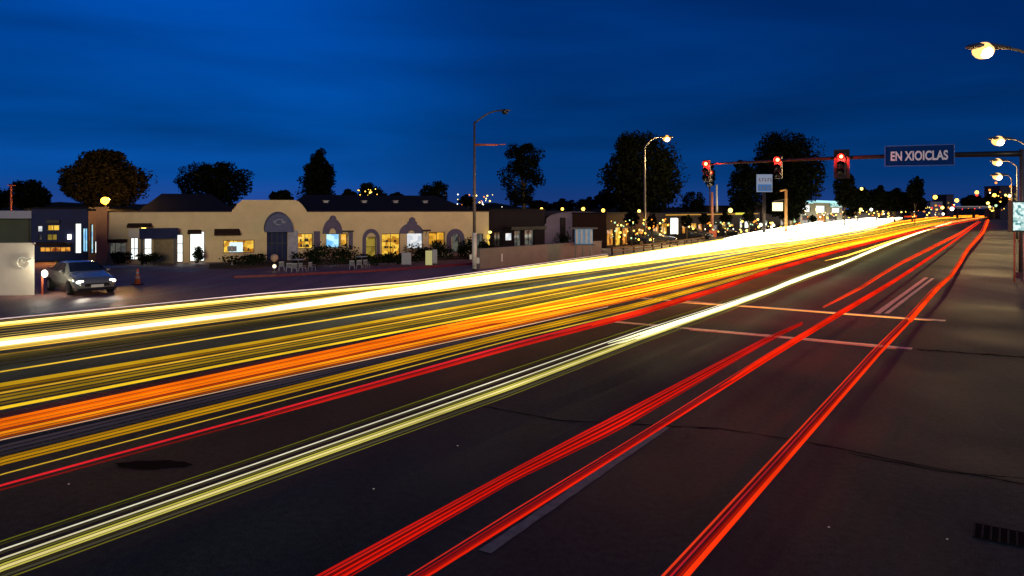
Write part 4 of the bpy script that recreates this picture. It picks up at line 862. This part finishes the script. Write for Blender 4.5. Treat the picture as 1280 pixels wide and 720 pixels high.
stripe('lot_line', (0, 398.5), (300, 352), .06, M_paintg); stripe('lot_line', (125, 374), (250, 383), .05, M_paintg); stripe('lot_line', (255, 348), (390, 352), .07, M_paintg)
sheet('walkway', [P(60, 331), P(240, 341), P(262, 336), P(130, 331), P(100, 327)], .014, M_walk)
# ------------------------------------------------------------------ vegetation
def leaves(mb, c, rx, ry, rz, n, size, shell=.45):
    for _ in range(n):
        while True:
            p = Vector((random.uniform(-1, 1), random.uniform(-1, 1), random.uniform(-1, 1)))
            if shell < p.length <= 1: break
        q = Vector((c[0]+p.x*rx, c[1]+p.y*ry, c[2]+p.z*rz)); s = size*random.uniform(.5, 1.3)
        a = Vector((random.gauss(0, 1), random.gauss(0, 1), random.gauss(0, .6))).normalized(); b = a.cross(Vector((random.gauss(0, 1), random.gauss(0, 1), random.gauss(0, 1)))).normalized()
        mb.add([q-a*s, q+b*s*.55, q+a*s, q-b*s*.55], [(0, 1, 2, 3)])
def tree(label, u0, u1, vtop, vbot, d, name='tree', mat=M_leafd, shape='round', clumps=34, dens=60, leaf=.22, gaps=0.0, trunk_r=None, group='trees behind the shops', cat='tree'):
    uc = (u0+u1)/2; top = PD(uc, vtop, d); bot = PD(uc, vbot, d).z; rx = (u1-u0)/2/F*d*(1.12 if gaps < .3 else 1.0); base = Vector((top.x, d, 0)); cz = (top.z+bot)/2; rz = (top.z-bot)/2
    t = thing(name, base, label, cat, 0, group); mb = MB(); cl = []
    for i in range(clumps):
        a = random.uniform(0, 2*math.pi); h_ = random.uniform(-1, 1)
        if shape == 'cone': w = max(.12, (1-(h_+1)/2)**.75); k = random.uniform(.3, 1.0)*w
        elif shape == 'column': w = math.sqrt(max(.05, 1-abs(h_)**3)); k = random.uniform(.2, .8)*w
        else: w = math.sqrt(max(.04, 1-h_*h_*.85)); k = random.uniform(.3, .8)*w
        cr = random.uniform(.20, .36)*(1-gaps*.4)*(w*.6+.4)
        c = (rx*k*math.cos(a), rx*.8*k*math.sin(a), cz+rz*h_*.82); cl.append(c)
        leaves(mb, c, rx*cr, rx*cr, min(rx, rz)*cr*1.05, int(dens*2.2), leaf*.72, .0)
    if gaps < .3: leaves(mb, (0, 0, cz-rz*.1), rx*.84*(.6 if shape == 'cone' else 1), rx*.7*(.6 if shape == 'cone' else 1), rz*.8, int(clumps*dens*.8), leaf*1.1, .0)
    mb.build('crown', mat, t)
    tr = trunk_r or max(.1, rx*.06); mb = MB(); mb.tube([(0, 0, 0), (rx*.03, 0, bot), (rx*.02, 0, cz+rz*.3)], [tr, tr*.8, tr*.3], 8)
    for c in cl[:10]: mb.tube([(rx*.02, 0, max(bot*.8, c[2]-rz*.9)), ((c[0])*.5, c[1]*.5, c[2]-rz*.25), c], [tr*.45, tr*.3, tr*.1], 5)
    mb.build('trunk', M_bark, t, True); return t
tree('low dark tree above the pale corner building', 8, 64, 224, 262, 85, clumps=26)
tree('small dark tree at the far left edge', -30, 18, 230, 263, 88, clumps=18)
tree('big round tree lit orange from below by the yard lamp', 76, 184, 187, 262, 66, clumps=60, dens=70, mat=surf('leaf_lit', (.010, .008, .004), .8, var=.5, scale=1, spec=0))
tree('wide dome shaped tree behind the left hip roof', 221, 318, 202, 258, 90, clumps=46, dens=70)
tree('dark conical tree with a ragged top behind the curved gable', 366, 430, 184, 256, 84, shape='cone', clumps=46, dens=60, leaf=.2)
tree('lower bushy tree left of the conical one', 335, 368, 234, 258, 95, clumps=12)
tree('bushy tree just right of the conical one', 424, 450, 236, 258, 90, clumps=12)
tree('small round tree lit by hillside lights', 446, 480, 227, 252, 110, clumps=14)
tree('small round tree behind the middle of the roof', 522, 562, 226, 258, 105, clumps=18)
tree('low shrubby tree between the two small round trees', 480, 512, 240, 258, 110, clumps=12)
tree('low shrubby tree right behind the tall unlit lamp', 574, 596, 243, 258, 110, clumps=10)
tree('airy gnarled tree with sky showing through beside the tall lamp', 616, 690, 174, 262, 75, clumps=62, dens=50, leaf=.20, gaps=.5)
tree('huge dense round tree behind the lit street lamp', 750, 854, 164, 276, 92, clumps=80, dens=80, leaf=.26)
tree('low tree at the left foot of the huge round tree', 740, 775, 236, 264, 110, clumps=14)
for i, (u0, u1, vt, vb, lab) in enumerate(((690, 722, 248, 264, 'low dark tree left above the vaulted hall'), (718, 748, 245, 264, 'low dark tree right above the vaulted hall'), (660, 694, 250, 264, 'low dark tree above the plum shop'), (850, 884, 238, 276, 'dark tree filling the gap right of the huge round tree'))):
    tree(lab, u0, u1, vt, vb, 120, clumps=14)
tree('slim dark tree behind the leftmost red light', 880, 894, 200, 236, 125, shape='column', clumps=12, leaf=.25)
tree('dark tree left of the square billboard', 908, 950, 194, 276, 130, clumps=34, leaf=.3)
tree('massive spreading tree above the square billboard', 936, 1032, 163, 262, 135, clumps=80, dens=80, leaf=.34)
tree('dark tree low behind the amber sign pole', 950, 1010, 225, 276, 128, clumps=34, leaf=.3)
tree('narrow dark tree directly under the right red signal', 1041, 1070, 205, 262, 140, shape='column', clumps=24, leaf=.3)
for u0, u1, vt in ((1052, 1092, 233), (1078, 1112, 231), (1100, 1136, 234), (1122, 1158, 240)):
    tree('dark tree in the bank above the far end of the white bulge', u0, u1, vt, 266, 170, clumps=22, dens=70, leaf=.4, group='trees of the far bank')
tree('upright cypress at the end of the far tree bank', 1133, 1154, 216, 258, 165, shape='column', clumps=20, leaf=.32)
for u0, u1, vt, lab in ((1200, 1232, 243, 'low dark tree beyond the far red signal'), (1226, 1258, 241, 'low dark tree left of the far block')):
    tree(lab, u0, u1, vt, 262, 300, clumps=14, leaf=.7, group='trees beyond the far junction')
for i, (u0, u1, vt, vb, d_, lab) in enumerate(((778, 800, 262, 283, 74, 'small dark street tree over the glowing timber shop'), (808, 822, 266, 287, 76, 'small dark street tree right of the lit street lamp pole'), (851, 866, 268, 284, 84, 'small street tree right of the blinding white sign'), (872, 888, 266, 281, 88, 'small street tree left of the far red-lit post'),
        (899, 916, 264, 279, 92, 'small street tree right of the slim grey pole'), (928, 944, 262, 278, 92, 'small street tree under the square billboard'), (984, 1000, 262, 277, 110, 'small dark tree right of the amber sign pole'), (1012, 1021, 268, 278, 118, 'small dark tree in front of the teal canopy shop'), (1054, 1072, 260, 272, 120, 'small dark tree right of the teal canopy shop'))):
    tree(lab, u0, u1, vt, vb, d_, name='street_tree', clumps=9, dens=45, leaf=.14, gaps=.2, group='small street trees before the far shops')
def bush(label, u0, u1, vt, vb, off=0, mat=M_leafb, n=10, name='shrub'):
    p = P((u0+u1)/2, vb); d = p.y; rx = (u1-u0)/2/F*d; h_ = PD(0, vt, d).z
    t = thing(name, (p.x, p.y, .05), label, 'shrub', 0, 'shrubs along the beige shop'); mb = MB()
    for i in range(n):
        a = random.uniform(-1, 1); leaves(mb, (a*rx*.8, random.uniform(-.4, .4), h_*random.uniform(.25, .78)), rx*.32+.12, .5, h_*.27, 90, .085, 0)
    mb.build('foliage', mat, t); mb = MB()
    for k in range(5): mb.tube([(rx*(k-2)*.15, 0, 0), (rx*(k-2)*.35, 0, h_*.6)], [.03, .015], 5)
    mb.build('stem', M_bark, t); return t
bush('low dark hedge under the yellow window left of the entrance', 268, 331, 318, 335, n=14); bush('dark shrub just right of the navy door', 366, 400, 312, 332)
bush('tall dark shrub under the blue window', 386, 446, 304, 333, n=20); bush('low hedge below the arched yellow door', 436, 478, 318, 332, n=12); bush('low hedge below the wide yellow window', 474, 512, 316, 331, n=12)
bush('round dark shrub covering the foot of the pale window', 507, 542, 305, 330, n=14); bush('spiky dark shrub under the right yellow window', 536, 566, 301, 328, n=12); bush('dark shrub left of the tall lamp pole', 572, 594, 297, 326, n=12)
bush('small shrub in the bright white doorway', 240, 252, 309, 330, n=7); bush('thin shrub below the left grey window', 134, 160, 315, 331, n=8); bush('black shrub in front of the vaulted hall', 689, 713, 290, 312, n=14); bush('dark shrub on the roof terrace edge of the corner building', -20, 18, 306, 345, n=14)
bush('thin shrub at the foot of the porch', 176, 200, 316, 333, n=8); bush('low shrub beside the door lantern', 598, 616, 300, 322, n=10)

# ------------------------------------------------------------------ far scene
hm = MB(); prof = []
for i in range(61):
    u = -300+i*34; d_ = 420; hv = 254 if u < 650 else (259 if u < 1040 else 261.0)
    prof.append(((u-CU)/F*d_, PD(u, hv+3*noise.noise(Vector((u*.02, 0, 0))), d_).z))
for (x0, z0), (x1, z1) in zip(prof, prof[1:]):
    hm.quad((x0, 380, 0), (x1, 380, 0), (x1, 420, z1), (x0, 420, z0)); hm.quad((x0, 420, z0), (x1, 420, z1), (x1, 560, z1*.6), (x0, 560, z0*.6))
o = hm.build('hills', M_hill); o['kind'] = 'structure'
dot = MB().ball((0, 0, 0), 1, 1, 1, 8, 6)
dmesh = {}
def far_light(u, v, d, r_px, mat, label, group, name='distant_lamp'):
    k = mat.name
    if k not in dmesh: o = dot.build(name, mat, None, True); dmesh[k] = o.data
    else: o = bpy.data.objects.new(name, dmesh[k]); C.objects.link(o)
    o.location = PD(u, v, d); s = r_px*.85/F*d; o.scale = (s, s, s); tag(o, label, 'light', group)
def scatter(n, u0, u1, v0, v1, d0, d1, mats, label, group, r0=.5, r1=1.2):
    for _ in range(n): far_light(random.uniform(u0, u1), random.uniform(v0, v1), random.uniform(d0, d1), random.uniform(r0, r1), random.choice(mats), label, group)
scatter(14, 192, 220, 244, 254, 370, 376, [E_yeln, E_orn, E_whtn, E_redn], 'tiny house light on the far hillside left of the dome tree', 'hillside lights on the left', .4, .9)
scatter(20, 444, 482, 236, 252, 100, 108, [E_yeln, E_sodn, E_sodn], 'tiny amber light in and around the small tree behind the roof', 'lights around the small tree', .5, 1.1)
scatter(26, 556, 616, 243, 256, 370, 376, [E_yeln, E_sodn, E_whtn, E_orn], 'tiny house light on the far hillside behind the tall unlit lamp', 'hillside lights behind the lamp', .5, 1.2)
scatter(6, 620, 740, 255, 260, 370, 376, [E_whtn, E_orn], 'tiny house light low on the horizon above the dark hall', 'horizon lights above the hall', .4, .8)
for u in (677, 703, 729, 754): far_light(u, 261.2 if u < 740 else 263, 88, 2.6 if u > 720 else 2.1, E_sodn, 'round amber lamp above the roof edge, %s' % {677: 'leftmost of the four', 703: 'second of the four from the left', 729: 'third of the four from the left', 754: 'nearest the huge round tree'}[u], 'amber lamps above the dark hall')
scatter(60, 760, 836, 274, 300, 66, 70, [E_yeln, E_sodn, E_orn, E_grnn], 'small warm light glinting among things before the orange shop', 'glints before the orange shop', .4, 1.5)
scatter(70, 850, 1000, 274, 290, 92, 97, [E_yeln, E_whtn, E_sodn, E_grnn, E_orn], 'small light glinting along the long shop front', 'glints along the long shop', .5, 1.8)
scatter(84, 1000, 1170, 263.5, 273, 128, 135, [E_yeln, E_sodn, E_whtn, E_orn], 'small light glinting above the white bulge near the junction', 'glints above the white bulge', .3, 1.2)
scatter(16, 1236, 1263, 240, 264, 262, 264, [E_yeln, E_sodn, E_whtn, E_orn], 'tiny light of the far town left of the lit panel', 'far town lights at the right', .5, 1.1)
scatter(22, 1130, 1235, 256, 265, 262, 264, [E_yeln, E_sodn, E_orn, E_redn], 'tiny light of the far town beyond the cross traffic', 'far town lights beyond the junction', .4, 1.1)
for u, v, r_, m, lab in ((769, 280, 4.2, E_sodn, 'large blurred amber lamp on the orange timber shop'), (799, 264, 2.4, E_yeln, 'yellow green light in the base of the huge tree'), (828, 283.5, 2.6, E_sodn, 'amber lamp left of the blinding white sign'), (913, 263, 3.4, E_yeln, 'yellow lamp left of the square billboard, low'), (955, 269.5, 2, E_whtn, 'white light between billboard and lit menu'), (951, 281, 2.4, E_whtn, 'pale light just above the start of the white bulge'), (1077, 236, 2.2, E_yeln, 'small yellow lamp hanging in the far tree bank'),
    (1076, 262, 2.4, E_yeln, 'yellow lamp above the white bulge, right of the teal canopy'), (1089, 262, 2.2, E_whtn, 'white lamp above the white bulge')):
    far_light(u, v, 82 if u < 820 else (96 if u < 960 else 126), r_, m, lab, None)
for u, v, r_, m, lab in ((1169, 246.5, 3.0, E_sodn, 'far orange lamp right of the cypress'), (1196, 250.5, 2.8, E_sodn, 'far orange lamp above the pale bridge'), (1221, 240.5, 2.6, E_sodn, 'far lamp with a red glow above the low trees'), (1221, 243.8, 1.8, E_redn, 'red light below the far lamp'), (1237, 237.5, 1.6, E_orn, 'small far orange light under the lamp column'), (1243, 244, 2.6, E_sodn, 'far orange lamp left of the block'), (1245, 228.5, 1.7, E_orn, 'tiny orange light under the fourth lamp'),
    (1190, 261, 2.8, E_whtn, 'pale lamp over the far junction'), (1178, 259.5, 2.4, E_yeln, 'yellow lamp left of the pale one over the far junction'), (1158, 259, 2.0, E_yeln, 'yellow lamp at the end of the tree bank'), (1140, 257, 2, E_yeln, 'yellow lamp in the dark bank under the cypress'), (1179, 267.5, 1.8, E_whtn, 'pale light just above the fan of orange trails'), (1235, 254, 2.2, E_yeln, 'yellow light at the right end of the pale bridge'), (1237, 258.5, 1.8, E_yeln, 'yellow light under the right end of the pale bridge'), (1245, 257, 2, E_grnn, 'pale green light left of the lit panel'), (1262, 245, 2, E_whtn, 'white light on the far block'), (1262, 249, 1.4, E_orn, 'orange light on the far block'), (1263, 233, 1.5, E_orn, 'topmost orange light on the far block'), (1257, 244, 1.6, E_yeln, 'yellow light left on the far block')):
    far_light(u, v, 262, r_, m, lab, None)
for u, v, dz, e_ in ((1160, 262, 200, 3000), (769, 280, 79, 500), (828, 283, 79, 500), (913, 263, 92, 900), (1076, 262, 122, 900), (955, 272, 92, 500)):
    l = bpy.data.lights.new('shop_lamp_light', 'POINT'); l.energy = e_; l.color = (1, .6, .18); l.shadow_soft_size = .4; lo = bpy.data.objects.new('shop_lamp_light', l); C.objects.link(lo); p = PD(u, v, dz); lo.location = p
# far bridge, blocks
bp1, bp2 = PD(1195, 258, 280), PD(1240, 258, 280); t = thing('footbridge', (bp1.x, bp1.y, 0), 'pale deck of a far bridge above the red cross traffic', 'bridge')
Lb = bp2.x-bp1.x; MB().box(0, Lb, -.4, .4, H+.4, H+1.0).build('deck', surf('bridge_deck', (.08, .08, .14), .7), t); MB().box(-.1, Lb+.1, -.45, .45, H+1.001, H+1.3).build('parapet', surf('bridge_parapet', (.4, .4, .5), .7), t)
for x in (.5, Lb/2, Lb-.5): MB().box(x-.3, x+.3, -.3, .3, 0, H+.4).build('pier', M_plum, t)
for u0, u1, vt, m, lab in ((1250, 1272, 233, surf('far_block', (.02, .02, .05), .8), 'dark far block with scattered lit windows near the right edge'), (1163, 1178, 252, surf('far_pale_block', (.10, .12, .25), .8), 'small pale blue far block right of the cypress'), (1183, 1192, 244, MATS['far_block'], 'slim dark far block beside the orange lamp')):
    A_, B_ = PD(u0, 266, 300), PD(u1, 266, 300); f = thing('far_block', (A_.x, A_.y, 0), lab, 'building'); hh = PD(u0, vt, 300).z; wd = B_.x-A_.x
    MB().box(0, wd, 0, 10, 0, hh).build('wall', m, f); MB().box(-.15, wd+.15, -.15, 10.1, hh, hh+.3).build('roof', M_roof, f)
    for i in range(int(wd/1.3)):
        for j in range(3):
            if random.random() < .45: MB().box(.5+i*1.3, 1.1+i*1.3, -.06, -.01, hh-1.6-j*1.8, hh-.9-j*1.8).build('window', random.choice([G_dull, G_dim, G_yel2]), f)

# ------------------------------------------------------------------ sky, light, camera
w = bpy.data.worlds.new('World'); bpy.context.scene.world = w; w.use_nodes = True; nt = w.node_tree
for n in list(nt.nodes): nt.nodes.remove(n)
out = nt.nodes.new('ShaderNodeOutputWorld'); bg = nt.nodes.new('ShaderNodeBackground'); L(nt, bg.outputs[0], out.inputs[0])
sky = nt.nodes.new('ShaderNodeTexSky'); sky.sky_type = 'NISHITA'; sky.sun_disc = False; sky.sun_elevation = R(1.0); sky.sun_rotation = R(180+12); sky.ozone_density = 6
tc = nt.nodes.new('ShaderNodeTexCoord')
tint = nt.nodes.new('ShaderNodeMix'); tint.data_type = 'RGBA'; tint.blend_type = 'MULTIPLY'; tint.inputs['Factor'].default_value = 1; tint.inputs['B'].default_value = (.004, .006, .02, 1)
L(nt, sky.outputs[0], tint.inputs['A'])
sep = nt.nodes.new('ShaderNodeSeparateXYZ'); L(nt, tc.outputs['Generated'], sep.inputs[0])
ramp = nt.nodes.new('ShaderNodeValToRGB'); L(nt, sep.outputs['Z'], ramp.inputs[0]); cr = ramp.color_ramp
cr.elements[0].position = 0; cr.elements[0].color = (.020, .062, .29, 1); cr.elements[1].position = .32; cr.elements[1].color = (.0, .060, .33, 1)
for p_, c_ in ((.04, (.002, .064, .30, 1)), (.10, (.0, .058, .28, 1)), (.18, (.0, .046, .245, 1)), (.25, (.0, .044, .25, 1)), (.6, (.0, .035, .2, 1))): e = cr.elements.new(p_); e.color = c_
mp = nt.nodes.new('ShaderNodeMapping'); mp.inputs['Scale'].default_value = (1.3, 1.3, 9); mp.inputs['Rotation'].default_value = (R(4), R(5), 0); mp.inputs['Location'].default_value = (3.2, 1.1, .7); L(nt, tc.outputs['Generated'], mp.inputs[0])
nz = nt.nodes.new('ShaderNodeTexNoise'); nz.inputs['Scale'].default_value = 1.1; nz.inputs['Detail'].default_value = 5; nz.inputs['Roughness'].default_value = .45; nz.inputs['Distortion'].default_value = .4; L(nt, mp.outputs[0], nz.inputs['Vector'])
mr = nt.nodes.new('ShaderNodeMapRange'); mr.inputs[1].default_value = .33; mr.inputs[2].default_value = .68; mr.inputs[3].default_value = .62; mr.inputs[4].default_value = 1.42; L(nt, nz.outputs['Fac'], mr.inputs[0])
cb = nt.nodes.new('ShaderNodeVectorMath'); cb.operation = 'SCALE'; L(nt, ramp.outputs[0], cb.inputs[0])
dp = nt.nodes.new('ShaderNodeVectorMath'); dp.operation = 'DOT_PRODUCT'; L(nt, tc.outputs['Generated'], dp.inputs[0]); dp.inputs[1].default_value = Vector((-.62, 1, .27)).normalized()
m3 = nt.nodes.new('ShaderNodeMapRange'); m3.interpolation_type = 'SMOOTHSTEP'; m3.inputs[1].default_value = .84; m3.inputs[2].default_value = 1.0; m3.inputs[3].default_value = .70; m3.inputs[4].default_value = 1.5; L(nt, dp.outputs['Value'], m3.inputs[0])
mk = nt.nodes.new('ShaderNodeMath'); mk.operation = 'MULTIPLY'; L(nt, mr.outputs[0], mk.inputs[0]); L(nt, m3.outputs[0], mk.inputs[1]); L(nt, mk.outputs[0], cb.inputs['Scale'])
ad = nt.nodes.new('ShaderNodeVectorMath'); ad.operation = 'ADD'; L(nt, cb.outputs[0], ad.inputs[0]); L(nt, tint.outputs['Result'], ad.inputs[1])
L(nt, ad.outputs[0], bg.inputs[0]); bg.inputs[1].default_value = .76
s = bpy.data.lights.new('facade_fill', 'SUN'); s.energy = 1.4; s.angle = R(12); s.color = (1, .86, .62); so_ = bpy.data.objects.new('facade_fill', s); C.objects.link(so_)  # added warm fill from behind the camera, brightens the facades
dv = Vector((-.22, 1, -.06)).normalized(); so_.rotation_euler = dv.to_track_quat('-Z', 'Y').to_euler()

cam = bpy.data.cameras.new('camera'); co = bpy.data.objects.new('camera', cam); C.objects.link(co); co.location = (0, 0, H); co.rotation_euler = (R(90), 0, 0)
cam.sensor_width = 36; cam.lens = F/1280*36; cam.shift_y = -(360-HV)/1280; cam.clip_end = 6000; cam.clip_start = .1
sc = bpy.context.scene; sc.camera = co; sc.render.resolution_x = 1024; sc.render.resolution_y = 576
sc.view_settings.view_transform = 'Standard'; sc.view_settings.look = 'None'; sc.view_settings.exposure = 0; sc.view_settings.gamma = 1
